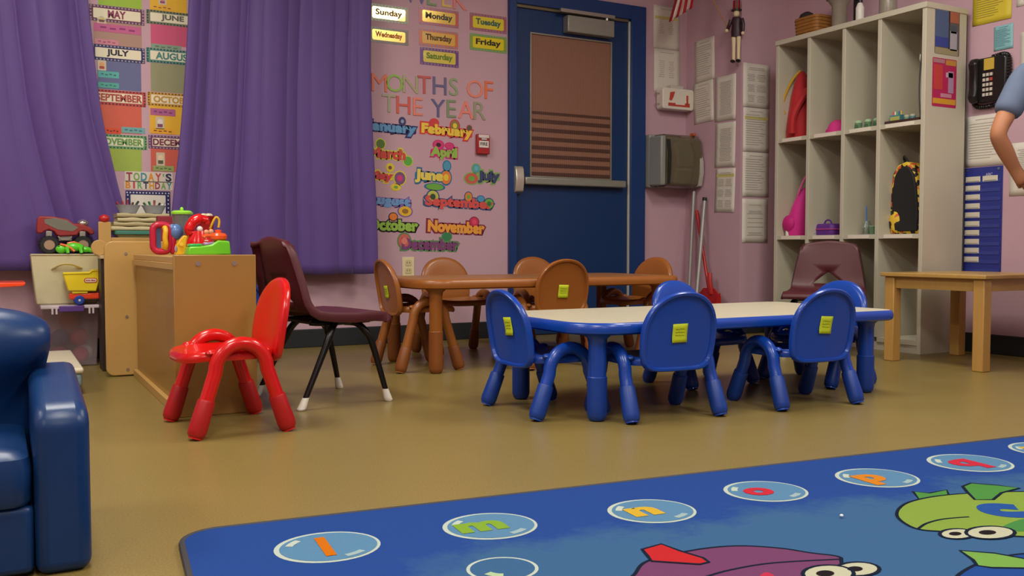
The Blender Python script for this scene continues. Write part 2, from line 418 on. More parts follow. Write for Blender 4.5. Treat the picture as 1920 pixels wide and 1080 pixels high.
def strip(label, x0, x1, y0, y1, rgb, ink=(90, 60, 120), wavy=False):
    o, wd, h = card(BACK, 'name_strip', label, 'name strip', (x0+x1)/2, (y0+y1)/2, x0, x1, y0, y1, rgb, .0008, off=.0009, group='name strips on the birthday chart')
    b = MB()
    for i in range(4): b.prism(rrect(wd*.13, h*.22, .001, 2, -wd*.3+wd*.2*i, h*.05*(-1)**i), .0008, .0012)
    sub('scribble', o, ink, b)
def minicard(label, x0, x1, y0, y1, top, mid):
    o, wd, h = card(BACK, 'picture_card', label, 'picture card', (x0+x1)/2, (y0+y1)/2, x0, x1, y0, y1, (205, 190, 165), .0008, off=.0009, group='small picture cards on the birthday chart')
    b = MB().prism(circ(0, h*.1, wd*.32, h*.22), .0008, .0013); sub('upper_shape', o, top, b)
    b = MB().prism(rrect(wd*.6, h*.26, .003, 3, 0, -h*.22), .0008, .0013); sub('lower_shape', o, mid, b)
panel('lime green birthday panel at the top above the MAY card', 184, 266, -30, 13, (150, 185, 60))
panel('yellow birthday panel at the top above the JUNE card', 281, 350, -30, 22, (222, 175, 45))
panel('dusty pink birthday panel under the MAY card', 176, 266, 41, 86, (170, 135, 120))
panel('hot pink birthday panel under the JUNE card', 283, 362, 48, 86, (200, 85, 120))
panel('slate blue birthday panel under the JULY card', 183, 265, 116, 169, (100, 105, 145))
panel('sage green birthday panel under the AUGUST card', 283, 366, 121, 174, (145, 145, 110))
panel('coral red birthday panel under the SEPTEMBER card', 186, 266, 198, 250, (205, 95, 75))
panel('yellow birthday panel under the OCTOBER card', 281, 352, 200, 252, (225, 175, 50))
panel('lime green birthday panel under the NOVEMBER card', 196, 266, 277, 321, (155, 175, 75))
panel('coral red birthday panel under the DECEMBER card', 283, 350, 278, 322, (205, 95, 80))
strip('pink name strip across the dusty pink panel', 176, 265, 47, 62, (190, 95, 140), (140, 50, 110))
strip('pale pink name strip at the foot of the dusty pink panel', 178, 222, 74, 84, (200, 130, 145), (160, 80, 110))
strip('teal name strip at the foot of the hot pink panel', 283, 340, 84, 94, (130, 155, 130), (90, 110, 100))
strip('upper teal name strip on the slate blue panel', 184, 223, 134, 146, (90, 170, 165), (60, 110, 110))
strip('lower teal name strip on the slate blue panel', 184, 223, 155, 165, (85, 165, 150), (60, 110, 110))
strip('teal name strip at the foot of the coral SEPTEMBER panel', 228, 272, 239, 250, (110, 165, 165), (60, 110, 120))
strip('orange name strip at the foot of the coral SEPTEMBER panel', 196, 226, 240, 251, (215, 80, 50), (120, 40, 30))
strip('purple ribbon name strip on the yellow OCTOBER panel', 282, 329, 204, 217, (175, 95, 140), (120, 60, 120))
strip('orange name strip at the foot of the yellow OCTOBER panel', 282, 328, 241, 251, (230, 165, 45), (130, 80, 40))
strip('green name strip at the foot of the coral DECEMBER panel', 287, 326, 311, 321, (150, 165, 100), (80, 110, 70))
strip('gold name strip on the topmost yellow panel', 282, 326, 10, 19, (225, 170, 50), (140, 90, 50))
minicard('small picture card with yellow top on the dusty pink panel', 182, 199, 27, 44, (215, 190, 110), (110, 70, 70))
minicard('small tan picture card on the slate blue panel', 183, 199, 113, 132, (220, 160, 110), (170, 70, 60))
minicard('small white picture card on the yellow OCTOBER panel', 292, 308, 219, 242, (225, 215, 205), (130, 70, 100))
minicard('small grey picture card on the coral DECEMBER panel', 293, 309, 286, 311, (230, 205, 170), (90, 90, 70))
minicard('small picture card on the topmost yellow panel', 297, 312, -8, 9, (190, 150, 150), (150, 70, 110))
# TODAY'S BIRTHDAY lettering strips and dotted card
rainbow = [(150, 60, 80), (120, 160, 90), (70, 140, 150), (215, 140, 50), (190, 70, 75), (100, 160, 100), (50, 55, 90), (215, 150, 60)]
def rainbow_word(word, label, x0, x1, yc, h, k0):
    wd, hh = BACK.w(x0, x1, yc), BACK.h((x0+x1)/2, yc-h/2, yc+h/2)
    o = MB().prism(rrect(wd*1.03, hh*1.12, .004), 0, .0012).build('word_strip', pmat((214, 202, 188)), Mw=BACK.at((x0+x1)/2, yc)); tag(o, label, 'word strip')
    chars = [c for c in word]; n = len(chars); n_eff = sum(.45 if c == "'" else 1 for c in chars); x = -wd/2
    for i, c in enumerate(chars):
        cw = wd/n_eff*(.45 if c == "'" else 1)
        sub('letter', o, rainbow[(i+k0) % 8], MB().text(c, .05, .0004, .0018, Mx=T(x+cw/2, hh*.25 if c == "'" else 0, .0016), fit=(cw*.45 if c == "'" else cw*.34 if c == 'I' else cw*.86, hh*.3 if c == "'" else hh*.9)))
        x += cw
rainbow_word("TODAY'S", "rainbow lettering strip reading TODAY'S on the wall", 236, 323, 332, 17, 0)
rainbow_word('BIRTHDAY', "rainbow lettering strip reading BIRTHDAY under TODAY'S", 235, 323, 348, 14, 3)
o, wd, h = card(BACK, 'dotted_card', 'navy bordered white card with dots below BIRTHDAY lettering', 'card', 278, 385, 236, 320, 358, 412, (45, 42, 95))
sub('white_panel', o, (225, 218, 205), MB().prism(rrect(wd*.78, h*.72, .003), .0015, .0022))
b = MB()
for i in range(14):
    for s in (-1, 1): b.prism(circ(-wd/2+wd*(i+.5)/14, s*h*.43, .004, n=10), .0015, .002)
for i in range(6):
    for s in (-1, 1): b.prism(circ(s*wd*.45, -h*.36+h*.14*i, .004, n=10), .0015, .002)
sub('border_dots', o, (205, 205, 215), b)
# large plastic-cut letters
def cut_letters(items, word):
    for ch, x, y, h, rgb, lab in items:
        hh = BACK.h(x, y-h/2, y+h/2)
        o = MB().text(ch, .1, .0025, 0, fit=(0, hh)).build('cutout_letter', pmat(rgb, .4), Mw=BACK.at(x, y, 0, .0026))
        tag(o, lab, 'letter', 'cutout letters on the back wall')
cut_letters([('W', 780, -10, 33, (95, 90, 150), 'blue violet cutout letter W starting WEEK, cut by photo top'), ('E', 809, -6, 33, (120, 150, 100), 'green first letter E of WEEK cut by photo top'),
             ('E', 837, -3, 33, (215, 185, 90), 'yellow second letter E of WEEK cut by photo top'), ('K', 862, 1, 34, (220, 125, 115), 'pink cutout letter K ending WEEK at photo top')], 'WEEK')
oc = [('M', 711, 155, 'coral letter M of MONTHS beside the curtain edge', (218, 115, 80)), ('O', 740, 156, 'lime green letter O of MONTHS', (140, 180, 75)), ('N', 769, 158, 'pale sage letter N of MONTHS', (166, 160, 125)),
      ('T', 795, 159, 'brick red letter T of MONTHS', (190, 85, 80)), ('H', 824, 161, 'slate blue letter H of MONTHS', (100, 95, 135)), ('S', 850, 163, 'sage green letter S ending MONTHS', (140, 160, 115)),
      ('O', 890, 167, 'salmon letter O of the word OF', (225, 135, 115)), ('F', 916, 169, 'orange letter F of the word OF', (225, 115, 75)),
      ('T', 729, 194, 'pale sage letter T of THE', (160, 160, 130)), ('H', 756, 197, 'red orange letter H of THE', (205, 90, 75)), ('E', 783, 200, 'coral letter E ending THE', (225, 130, 110)),
      ('Y', 821, 203, 'slate blue letter Y of YEAR', (95, 92, 135)), ('E', 846, 204, 'grey green letter E of YEAR', (125, 145, 105)), ('A', 873, 206, 'salmon letter A of YEAR', (228, 130, 115)), ('R', 899, 208, 'pale sage letter R ending YEAR', (150, 152, 122))]
cut_letters([(c, x, y, 33, rgb, l) for c, x, y, l, rgb in oc], 'MONTHS')
# glossy day cards
gold = mat('gold_foil', (225, 190, 90), .16, .1, 90, metal=.35, coat=1, bump=.12, bscale=9)
def day(text, x0, x1, y0, y1, rim, txt, inner=(222, 205, 50), foil=False, lab=''):
    o, wd, h = card(BACK, 'day_card', lab, 'day card', (x0+x1)/2, (y0+y1)/2, x0, x1, y0, y1, rim, group='laminated days of the week cards', rough=.25)
    m = gold if foil else mat('laminated_%d_%d_%d' % inner, inner, .22, .06, 60, coat=.6, bump=.1, bscale=9)
    sub('yellow_panel', o, m, MB().prism(rrect(wd*.84, h*.68, .01), .0015, .0024))
    sub('lettering', o, txt, MB().text(text, .05, .0003, .0018, Mx=T(0, 0, .0028), fit=(wd*.68, h*.46)))
    b = MB(); n = 12
    for i in range(n):
        for s in (-1, 1): b.prism(rrect(wd/n*.45, h*.09, .001, 2, -wd/2+wd*(i+.5)/n, s*h*.43), .0015, .002)
    sub('border_pattern', o, tuple(min(255, int(c*.6+70)) for c in rim[::-1]), b, .3)
day('Sunday', 692, 766, 10, 42, (150, 135, 70), (120, 90, 60), foil=True, lab='gold foil Sunday card half hidden by the curtain')
day('Monday', 786, 860, 17, 49, (190, 90, 80), (70, 70, 60), foil=True, lab='red bordered gold foil Monday card')
day('Tuesday', 881, 950, 28, 60, (170, 95, 100), (50, 95, 85), lab='yellow Tuesday card with pink patterned border')
day('Wednesday', 692, 766, 53, 82, (120, 95, 60), (180, 90, 50), (215, 180, 60), foil=True, lab='gold Wednesday card half hidden by the curtain')
day('Thursday', 786, 859, 57, 89, (205, 110, 65), (90, 60, 40), (220, 170, 60), lab='orange bordered Thursday card')
day('Friday', 881, 950, 66, 97, (135, 160, 60), (40, 35, 25), (225, 205, 30), lab='yellow Friday card with green border')
day('Saturday', 788, 860, 92, 124, (105, 65, 130), (95, 130, 40), (215, 195, 70), lab='yellow Saturday card with purple ends')
# month stickers
def sticker(text, x0, x1, yc, h, fill, out, lab, deco=(), rot=0):
    cx = (x0+x1)/2; wd = BACK.w(x0, x1, yc); hh = BACK.h(cx, yc-h/2, yc+h/2)
    b = MB()
    b.text(text, .06, .0006, .0085, Mx=T(0, 0, .0008), fit=(wd*1.03, hh*1.08)); b.prism(rrect(wd*.96, hh*.5, .012), 0, .0012)
    for (dx, dy, rx, ry, c, c2) in deco: b.prism(circ(dx*wd, dy*hh, rx*hh*1.22, ry*hh*1.22, 20), 0, .0013)
    o = b.build('month_sticker', pmat(out, .35), Mw=BACK.at(cx, yc, rot)); tag(o, lab, 'month sticker', 'month name stickers')
    sub('lettering', o, fill, MB().text(text, .06, .0005, .0036, Mx=T(0, 0, .0022), fit=(wd*.97, hh*.86)), .35)
    for i, (dx, dy, rx, ry, c, c2) in enumerate(deco):
        d = sub('decoration', o, c, MB().prism(circ(dx*wd, dy*hh, rx*hh, ry*hh, 20), .0013, .0024), .35)
        if c2: sub('decoration_centre', d, c2, MB().prism(circ(dx*wd, dy*hh, rx*hh*.5, ry*hh*.5, 16), .0024, .003), .35)
Yl, Gr, Rd, Or, Pk, Bl = (228, 200, 60), (110, 170, 70), (205, 60, 60), (225, 130, 60), (210, 60, 120), (80, 150, 190)
sticker('January', 686, 783, 241, 28, (95, 150, 195), (40, 40, 95), 'light blue January sticker half behind the curtain', [(.2, .55, .22, .25, (60, 60, 110), (150, 160, 190))], -2)
sticker('February', 789, 888, 247, 28, (235, 200, 70), (205, 60, 55), 'yellow and red February sticker', [(-.25, .5, .3, .25, Rd, None), (.14, .45, .32, .36, (140, 120, 70), Yl), (.42, .4, .18, .18, (90, 90, 70), None)], -2)
sticker('March', 692, 762, 288, 24, (205, 75, 65), (200, 205, 70), 'red March sticker with green hat and clover', [(-.2, .7, .36, .36, (90, 120, 50), None), (.55, -.45, .36, .36, (90, 170, 70), None)], -2)
sticker('April', 806, 858, 288, 28, (150, 185, 80), (195, 50, 115), 'green April sticker on pink with ladybird', [(-.2, .55, .36, .28, Pk, (60, 30, 40)), (.2, .55, .3, .2, Pk, None)], -2)
sticker('May', 690, 738, 331, 24, (205, 70, 75), (215, 200, 60), 'red May sticker with purple flower', [(.35, .75, .3, .3, Yl, (120, 80, 60)), (.75, -.02, .46, .5, (120, 85, 125), Pk), (.6, -.75, .36, .25, Yl, Gr)], -2)
sticker('June', 777, 832, 331, 30, (228, 205, 90), (45, 110, 150), 'yellow June sticker with carrot and leaves', [(.58, .02, .34, .42, Or, Yl), (.2, -.62, .6, .2, Gr, None), (.6, .75, .25, .3, (80, 150, 180), None)], -2)
sticker('July', 895, 938, 332, 27, (65, 70, 110), (130, 170, 85), 'dark blue July sticker with watermelon slice', [(-.75, -.15, .5, .36, (205, 90, 85), Gr), (-.55, .55, .3, .3, (90, 160, 170), (110, 180, 190))], 0)
sticker('August', 684, 771, 378, 26, (110, 155, 205), (125, 100, 165), 'blue August sticker with yellow school bus', [(.38, -.6, .5, .36, (225, 180, 50), (150, 110, 50))], -3)
sticker('September', 796, 928, 382, 28, (210, 85, 80), (60, 85, 125), 'red September sticker with apple and crayons', [(-.38, .35, .4, .4, (190, 190, 90), (60, 80, 60)), (.12, .5, .26, .3, Or, Gr), (.42, .12, .34, .34, Gr, (60, 120, 70)), (.3, .42, .26, .2, Bl, None)], -2)
sticker('October', 688, 786, 422, 26, (150, 190, 80), (35, 30, 35), 'lime green October sticker outlined in black', [(-.0, .6, .3, .26, Or, None)], -1)
sticker('November', 801, 911, 426, 26, (232, 160, 65), (130, 45, 70), 'orange November sticker with red leaf', [(.3, .45, .34, .32, (205, 55, 90), (220, 80, 110))], -2)
sticker('December', 752, 862, 458, 26, (125, 70, 115), (90, 140, 85), 'purple December sticker with gift and green garland', [(-.44, .2, .45, .5, (200, 100, 95), (215, 130, 110)), (.28, .6, .35, .3, (60, 130, 90), None)], -1)
# fire pull station and outlet
px_, py_ = 903, 271
fw_, fh_ = BACK.w(892, 915, 271), BACK.h(903, 253, 290)
fa = thing('fire_alarm_pull', 'red fire alarm pull station beside the February sticker', 'fire alarm', Mw=BACK.at(px_, py_))
MB().box(-fw_/2, fw_/2, -fh_/2, fh_/2, 0, .03).build('housing', mat('fire_red', (165, 32, 38), .35), fa, bev=.004)
pp = MB().box(-fw_*.38, fw_*.38, -fh_*.18, fh_*.16, .03, .034).build('label_plate', pmat((225, 215, 210), .4), fa)
MB().text('FIRE', .03, .0003, .0006, Mx=T(0, 0, .0345), fit=(fw_*.58, fh_*.16)).build('lettering', pmat((50, 40, 45)), pp)
MB().box(-fw_*.42, fw_*.42, fh_*.3, fh_*.47, .03, .036).build('top_plate', pmat((215, 205, 200), .4), fa, bev=.002)
MB().box(-fw_*.2, fw_*.2, fh_*.2, fh_*.28, .03, .042).build('pull_handle', pmat((200, 195, 190), .3), fa, bev=.002)
ow, oh = BACK.w(754, 777, 500), BACK.h(765, 482, 518)
ot = thing('wall_outlet', 'ivory wall outlet behind the brown table', 'outlet', Mw=BACK.at(765, 500))
MB().box(-ow/2, ow/2, -oh/2, oh/2, 0, .006).build('cover_plate', pmat((222, 208, 165), .4), ot, bev=.003)
for s in (-1, 1):
    rc = MB().prism(rrect(ow*.48, oh*.3, .008, 4, 0, s*oh*.2), .006, .009).build('socket', pmat((205, 190, 145), .4), ot)
    b = MB()
    for q in (-1, 1): b.box(q*ow*.1-.0015, q*ow*.1+.0015, s*oh*.2-.004, s*oh*.2+.006, .009, .0095)
    b.build('slot', pmat((50, 45, 40)), rc)
# ------------------------------------------------------------------ papers on the far corner
paperm = mat('white_paper', (214, 208, 196), .7, .03, 12)
inkm = mat('grey_printing', (176, 172, 162), .7)
def paper(pl, label, x0, x1, y0, y1, style=0, rot=0, hi=None, ink=inkm, rgb=None, name='paper_sheet', cat='paper', group='printed sheets on the walls'):
    cx, cy = (x0+x1)/2, (y0+y1)/2
    wd, h = pl.w(x0, x1, cy), pl.h(cx, y0, y1)
    rnd = random.Random(int(x0*7+y0))
    # a sheet that lifts a little at its lower corner
    def fn(u, v): return V(((u-.5)*wd, (v-.5)*h, .0022+.006*max(0, .35-v)*abs(u-.3)))
    o = MB().grid(fn, 6, 8).build(name, pmat(rgb) if rgb else paperm, Mw=pl.at(cx, cy, rot), solid=.0008); tag(o, label, cat, group)
    b = MB()
    def ln(x, y, w_): b.box(x-w_/2, x+w_/2, y-h*.006, y+h*.006, .0032, .0042)
    if style in (0, 1): ln(0, h*.42, wd*.5)
    if style == 0:
        for i in range(14): q = wd*rnd.uniform(.45, .78); ln(-wd*.4+q/2, h*(.34-.052*i), q)
    elif style == 1:
        for c in (-.2, .16):
            for i in range(9): ln(wd*c, h*(.22-.045*i), wd*rnd.uniform(.1, .22))
    elif style == 2:
        for k in range(3):
            for i in range(5): q = wd*rnd.uniform(.2, .3); ln(-wd*.2, h*(.25-.24*k-.035*i), q); ln(wd*.18, h*(.25-.24*k-.035*i), wd*rnd.uniform(.25, .36))
        ln(0, h*.4, wd*.55); ln(0, h*.36, wd*.6)
    elif style == 3:
        for i in range(22): ln(wd*.02, h*(.36-.034*i), wd*rnd.uniform(.45, .6))
    elif style == 4:
        for y in (.36, .22, .19, .16, .06, -.04, -.14, -.27, -.3, -.33): ln(0, h*y, wd*rnd.uniform(.35, .65))
    b.build('printing', ink, o)
    if hi:
        MB().box(-wd*.44, wd*.44, h*hi-h*.035, h*hi+h*.035, .0026, .003).build('highlighter_band', pmat((205, 195, 110)), o)
    return o
paper(BACK, 'upper white sheet right of the door, behind the flag tip', 1225, 1274, 12, 92, 1, 0, .22)
paper(BACK, 'lower white sheet right of the door, above the red printed box', 1226, 1275, 93, 174, 1)
paper(COLL, 'topmost white sheet on the narrow column side, left column of papers', 1303, 1340, 73, 152, 0, 1.5)
paper(COLL, 'white sheet directly below the topmost sheet on column side', 1301, 1338, 153, 230, 0, 2.5)
paper(COLL, 'top sheet of the right paper row on column side', 1341, 1380, 142, 226, 3)
paper(COLL, 'middle sheet with dense text on the column side', 1341, 1379, 230, 313, 3, -1)
paper(COLL, 'lowest sheet with pale yellow heading on the column side', 1341, 1378, 316, 398, 2, -2, .34)
paper(COLF, 'topmost sheet of the tall paper stack beside the cubby', 1393, 1443, 120, 202, 2)
paper(COLF, 'sheet with yellow highlighter line beside the cubby', 1393, 1442, 203, 285, 0, 0, .27)
paper(COLF, 'third sheet down in the stack beside the cubby', 1392, 1441, 286, 369, 0)
paper(COLF, 'lowest sheet of the stack beside the cubby', 1391, 1439, 373, 455, 4)

# ------------------------------------------------------------------ box with red printing, towel dispenser, brooms
fw_, fh_ = BACK.w(1229, 1287, 188), BACK.h(1258, 169, 208)
shb = thing('first_aid_box', 'white plastic wall box with red printing above the towel dispenser', 'wall box', Mw=BACK.at(1258, 189))
body = MB().prism(rrect(fw_, fh_, .02, 5), .01, .085).build('box_body', mat('white_plastic', (222, 214, 200), .35), shb, bev=.006)
lid = MB().box(-fw_*.2, fw_*.2, fh_*.44, fh_*.66, .02, .07).build('lid', mat('grey_plastic_lid', (190, 186, 176), .4), shb, bev=.004)
b = MB(); redp = pmat((190, 70, 55))
b.prism([(-fw_*.3, -fh_*.08), (-fw_*.27, fh_*.3), (-fw_*.12, fh_*.34), (-fw_*.16, fh_*.1), (-fw_*.22, -fh_*.1)], .085, .0862); b.box(fw_*.25, fw_*.31, -fh_*.2, fh_*.2, .085, .0862)
b.box(-fw_*.33, fw_*.36, -fh_*.36, -fh_*.27, .085, .0862); b.box(-fw_*.33, -fw_*.1, -fh_*.28, -fh_*.2, .085, .0862); b.box(fw_*.2, fw_*.36, -fh_*.28, -fh_*.18, .085, .0862); b.build('red_printing', redp, shb)
b = MB()
for s in (-1, 1): b.tube([(-fw_*.55, s*fh_*.25, .012), (-fw_*.55, s*fh_*.25, .05), (fw_*.58, s*fh_*.25, .05), (fw_*.66, s*fh_*.25, .012)], .003, 6)
b.build('wire_bracket', mat('wire_steel', (190, 188, 180), .35, metal=.7), shb)
# dispenser
smoke = mat('smoked_plastic', (112, 104, 80), .12, .1, 8, trans=.35, coat=.5)
dgrey = mat('dispenser_grey', (140, 142, 138), .4)
tl, tr_ = ony(1208, 300, YB), XC-.015
zt_, zb_ = ony(1250, 250, 5.1).z, ony(1250, 351, 5.1).z
disp = thing('paper_towel_dispenser', 'grey paper towel dispenser with smoked cover beside the blue door', 'towel dispenser', (tl.x, YB, zb_))
dw, dh = tr_-tl.x, zt_-zb_
b = MB().box(0, dw, -.06, 0, 0, dh); b.box(0, dw*.12, -.19, -.05, .01, dh-.02); b.build('housing', dgrey, disp, bev=.01)
prof = [(-.05, .0), (-.16, .0), (-.19, .02), (-.205, .1), (-.21, dh*.6), (-.195, dh*.88), (-.15, dh-.005), (-.05, dh)]
MB().prism(prof, dw*.125, dw*.985, 'x').build('smoked_cover', smoke, disp, bev=.012, seg=3)
pr2 = [(-.12, -.002), (-.2, .012), (-.221, .1), (-.217, dh*.5), (-.2, dh*.62), (-.12, dh*.3)]
MB().prism(pr2, dw*.91, dw*.995, 'x').build('side_lever', mat('pale_grey_plastic', (172, 168, 158), .4), disp, bev=.004)
MB().prism([(-.198, dh*.06), (-.2075, .1), (-.2125, dh*.6), (-.1975, dh*.88), (-.19, dh*.88), (-.2, dh*.1)], dw*.128, dw*.2, 'x').build('dark_mechanism', mat('dark_mechanism', (40, 42, 38), .25), disp)
MB().box(dw*.86, dw*.93, -.16, -.12, dh-.004, dh+.014).build('orange_tab', pmat((190, 90, 50)), disp, bev=.003)
# brooms and dustpan in the corner
greyp = mat('grey_pole', (152, 148, 146), .35, metal=.3)
p0 = onx(1301, 359, XC-.03); p1 = V((XC-.125, 5.06, 0))
br = thing('broom', 'grey handled broom standing under the towel dispenser in the corner', 'broom', (p1.x, p1.y, 0), 0)
MB().cyl((0, 0, .1), p0-V((p1.x, p1.y, 0)), .0135).build('handle', greyp, br)
MB().box(-.10, .10, -.022, .022, .085, .125).build('head', mat('broom_head_grey', (90, 90, 92)), br, bev=.01)
MB().prism([(-.095, .09), (.095, .09), (.11, .0), (-.11, .0)], -.02, .02, 'y').build('bristles', mat('bristle_dark', (58, 52, 48), .8, .3, 120), br)
p0, p1 = onx(1321, 376, XC-.03), ony(1302, 600, 4.8); p1 = V((XC-.22, 4.88, 0))
mp = thing('mop_pole', 'grey pole with black end cap leaning on the column beside red dustpan', 'pole', (p1.x, p1.y, 0))
MB().cyl((0, 0, 0.02), p0-p1, .0145).build('pole', greyp, mp)
e = (p0-p1).normalized(); MB().cyl(p0-p1-e*.004, p0-p1+e*.02, .0155).build('end_cap', mat('black_rubber', (28, 28, 28), .5), mp)
MB().cyl((0, 0, 0), (0, 0, .05), .03, .018).build('foot', mat('black_rubber', (28, 28, 28)), mp)
redpl = mat('red_plastic', (178, 34, 36), .3, .06, 12)
p0 = onx(1306, 395, XC-.02); q = onx(1330, 560, XC-.09)
dpn = thing('dustpan', 'long handled red dustpan standing upright by the wall papers', 'dustpan', (q.x, q.y, 0))
b = MB().cyl(V((0, 0, .27)), p0-V((q.x, q.y, 0)), .011); b.build('handle', redpl, dpn)
b = MB(); b.prism([(-.10, 0), (.10, 0), (.125, .02), (.11, .25), (.05, .3), (-.05, .3), (-.11, .25), (-.125, .02)], -.008, .004, 'x');
for s in (-1, 1): b.prism([(-.07, .01), (.0, .0), (.0, .27), (-.02, .26)], s*.105-.005, s*.105+.005, 'y', Mx=M(((1, 0, 0, 0), (0, 1, 0, 0), (0, 0, 1, 0), (0, 0, 0, 1))))
b.tube([(-.005, -.03, .26), (-.012, -.015, .34), (-.0, 0, .40)], .016, 8); b.build('pan', redpl, dpn)
# toy soldier figure and flag
fig0 = onx(1380, 118, XC-.045)
fig = thing('wooden_figure', 'small wooden figure in dark coat and striped hat hung beside papers', 'figurine', (fig0.x, fig0.y, fig0.z), R(-60))
cream, blk = mat('painted_cream', (222, 205, 165), .5), mat('painted_black', (30, 24, 28), .4)
for s in (-1, 1):
    l = MB().tube([(s*.016, 0, .012), (s*.016, 0, .09), (s*.017, 0, .18)], [.011, .012, .016], 10).build('trouser_leg', cream, fig)
    b = MB().ell((s*.018, -.012, .01), (.015, .028, .011)).build('boot', blk, l)
MB().lathe([(.0, .165), (.033, .168), (.036, .2), (.03, .24), (.034, .275), (.026, .295), (.0, .298)], n=14, sy=.7).build('coat', mat('painted_dark_coat', (52, 28, 38), .45), fig)
for s, z in ((-1, .205), (1, .2)):
    a = MB().tube([(s*.036, 0, .28), (s*.048, -.008, .24), (s*.05, -.03, .212) if s < 0 else (s*.046, -.006, .2)], [.013, .012, .011], 8).build('sleeve', mat('painted_dark_coat', (52, 28, 38)), fig)
    MB().ell((s*.052 if s < 0 else s*.045, -.036 if s < 0 else -.006, .207 if s < 0 else .186), .012, 10).build('hand', cream, a)
MB().ell((0, 0, .318), (.02, .02, .025)).build('head', cream, fig)
h = MB().lathe([(.034, .336), (.034, .342), (.021, .343), (.023, .40), (0, .402)], n=16).build('hat', blk, fig)
b = MB()
for k in range(8): a = 2*pi*k/8; b.box(.0215, .024, -.004, .004, .347, .398, Mx=M.Rotation(a, 4, 'Z'))
b.build('hat_stripes', pmat((170, 50, 50)), h)
hand = fig.matrix_world if False else V((fig0.x, fig0.y, fig0.z+.207))
s0, s1 = dep(1364, 52, 6.12), dep(1296, -75, 6.05)
fl_ = thing('small_flag', 'small red and white striped flag drooping from a thin stick', 'flag', s0)
MB().cyl((0, 0, 0), s1-s0, .004, n=8).build('stick', wood('stick_wood', (170, 120, 70)), fl_)
b = MB(); top = dep(1296, -70, 6.05)
def ff(u, v):
    # v runs along the stripes (downwards), u across them
    p = dep((1285+27*u)+v*(-31*(1-u)-14*u), -70+v*(112-27*u), 6.05+.03*sin(u*13+v*3))
    return p-s0
for k in range(7): b.grid(lambda u, v, k=k: ff((k+u)/7, v), 3, 14, k % 2)
b.build('cloth', [mat('flag_red', (175, 35, 45), .7), mat('flag_white', (225, 215, 205), .7)], fl_, weld=True, solid=.0015)

# ------------------------------------------------------------------ cubby
cw = mat('white_melamine', (190, 184, 164), .45, .03, 5)
CX0, CX1, CY0, CY1, CZ = 4.302, 4.64, 3.313, 4.40, 1.865
cub = thing('cubby_shelf', 'tall white twelve compartment cubby shelf in the corner', 'cubby shelf', (CX0, CY0, 0))
D = CX1-CX0; Wd = CY1-CY0
dv = [0.012, .298, .548, .815, Wd-.012]
for i, y in enumerate(dv):
    MB().box(0, D, y-.012, y+.012, 0 if i in (0, 4) else .07, CZ-.0).build('side_panel' if i in (0, 4) else 'divider', cw, cub, bev=.0015)
levels = [(.045, .07), (.622, .647), (1.228, 1.253), (CZ-.028, CZ)]
for k, (z0, z1) in enumerate(levels):
    for i in range(4):
        o = MB().box(.002, D-.008, dv[i]+.012, dv[i+1]-.012, z0, z1).build('shelf' if k else 'base_shelf', cw, cub) if k < 3 else None
        if k:
            q = MB().box(-.0015, .0, dv[i]+.05, dv[i+1]-.05, z0+.002, z1-.002).build('name_label', pmat((222, 212, 196)), o or cub)
    if k == 3: MB().box(-.006, D, -.004, Wd+.004, z0, z1+.002).build('top_panel', cw, cub, bev=.002)
MB().box(.01, .026, .024, Wd-.024, 0, .045).build('kick_board', cw, cub)
MB().box(D-.008, D, .0, Wd, .0, CZ-.03).build('back_panel', mat('cubby_back_grey', (176, 166, 152), .6), cub)
CS = Pl('y', CY0)
def poster(label, x0, x1, y0, y1, rgb, bands):
    o, wd, h = card(CS, 'poster', label, 'poster', (x0+x1)/2, (y0+y1)/2, x0, x1, y0, y1, rgb, .001)
    for nm, u0, u1, v0, v1, c in bands: sub(nm, o, c, MB().box((u0-.5)*wd, (u1-.5)*wd, (v0-.5)*h, (v1-.5)*h, .001, .0018))
    return o
poster('blue and grey picture poster at the top of the cubby side', 1753, 1799, 12, 103, (90, 85, 90),
       [('title_strip', .02, .5, .9, 1, (150, 150, 150)), ('blue_field', .02, .55, .35, .9, (75, 92, 130)), ('deep_blue_field', .02, .55, .15, .35, (50, 65, 140)), ('orange_block', .58, .97, .68, .97, (165, 95, 75)), ('white_shape', .62, .9, .1, .5, (165, 160, 168)), ('caption', .02, .95, .0, .13, (150, 140, 105)), ('dark_edge', .55, .6, .12, .98, (40, 42, 50)), ('grey_figure', .64, .88, .46, .62, (70, 80, 90))])
poster('magenta picture poster lower on the cubby side', 1748, 1793, 110, 201, (175, 35, 85),
       [('title_strip', .03, .5, .9, .98, (165, 120, 125)), ('gold_strip', .55, .97, .87, .98, (185, 135, 55)), ('orange_field', .06, .42, .35, .86, (190, 62, 60)), ('lilac_shape', .66, .88, .3, .75, (165, 135, 165)), ('pale_foot', .35, .8, .2, .28, (190, 130, 150)), ('yellow_band', .03, .97, .06, .17, (205, 150, 45)), ('white_head', .56, .85, .62, .72, (190, 160, 180))])

# ------------------------------------------------------------------ contents of the cubby (bays counted from the far left)
zs1, zs2 = 1.2535, .6475
def soft(b, name, m, parent, **k): return b.build(name, m, parent, **k)
def pY(x, X): return onx(x, 300, X).y
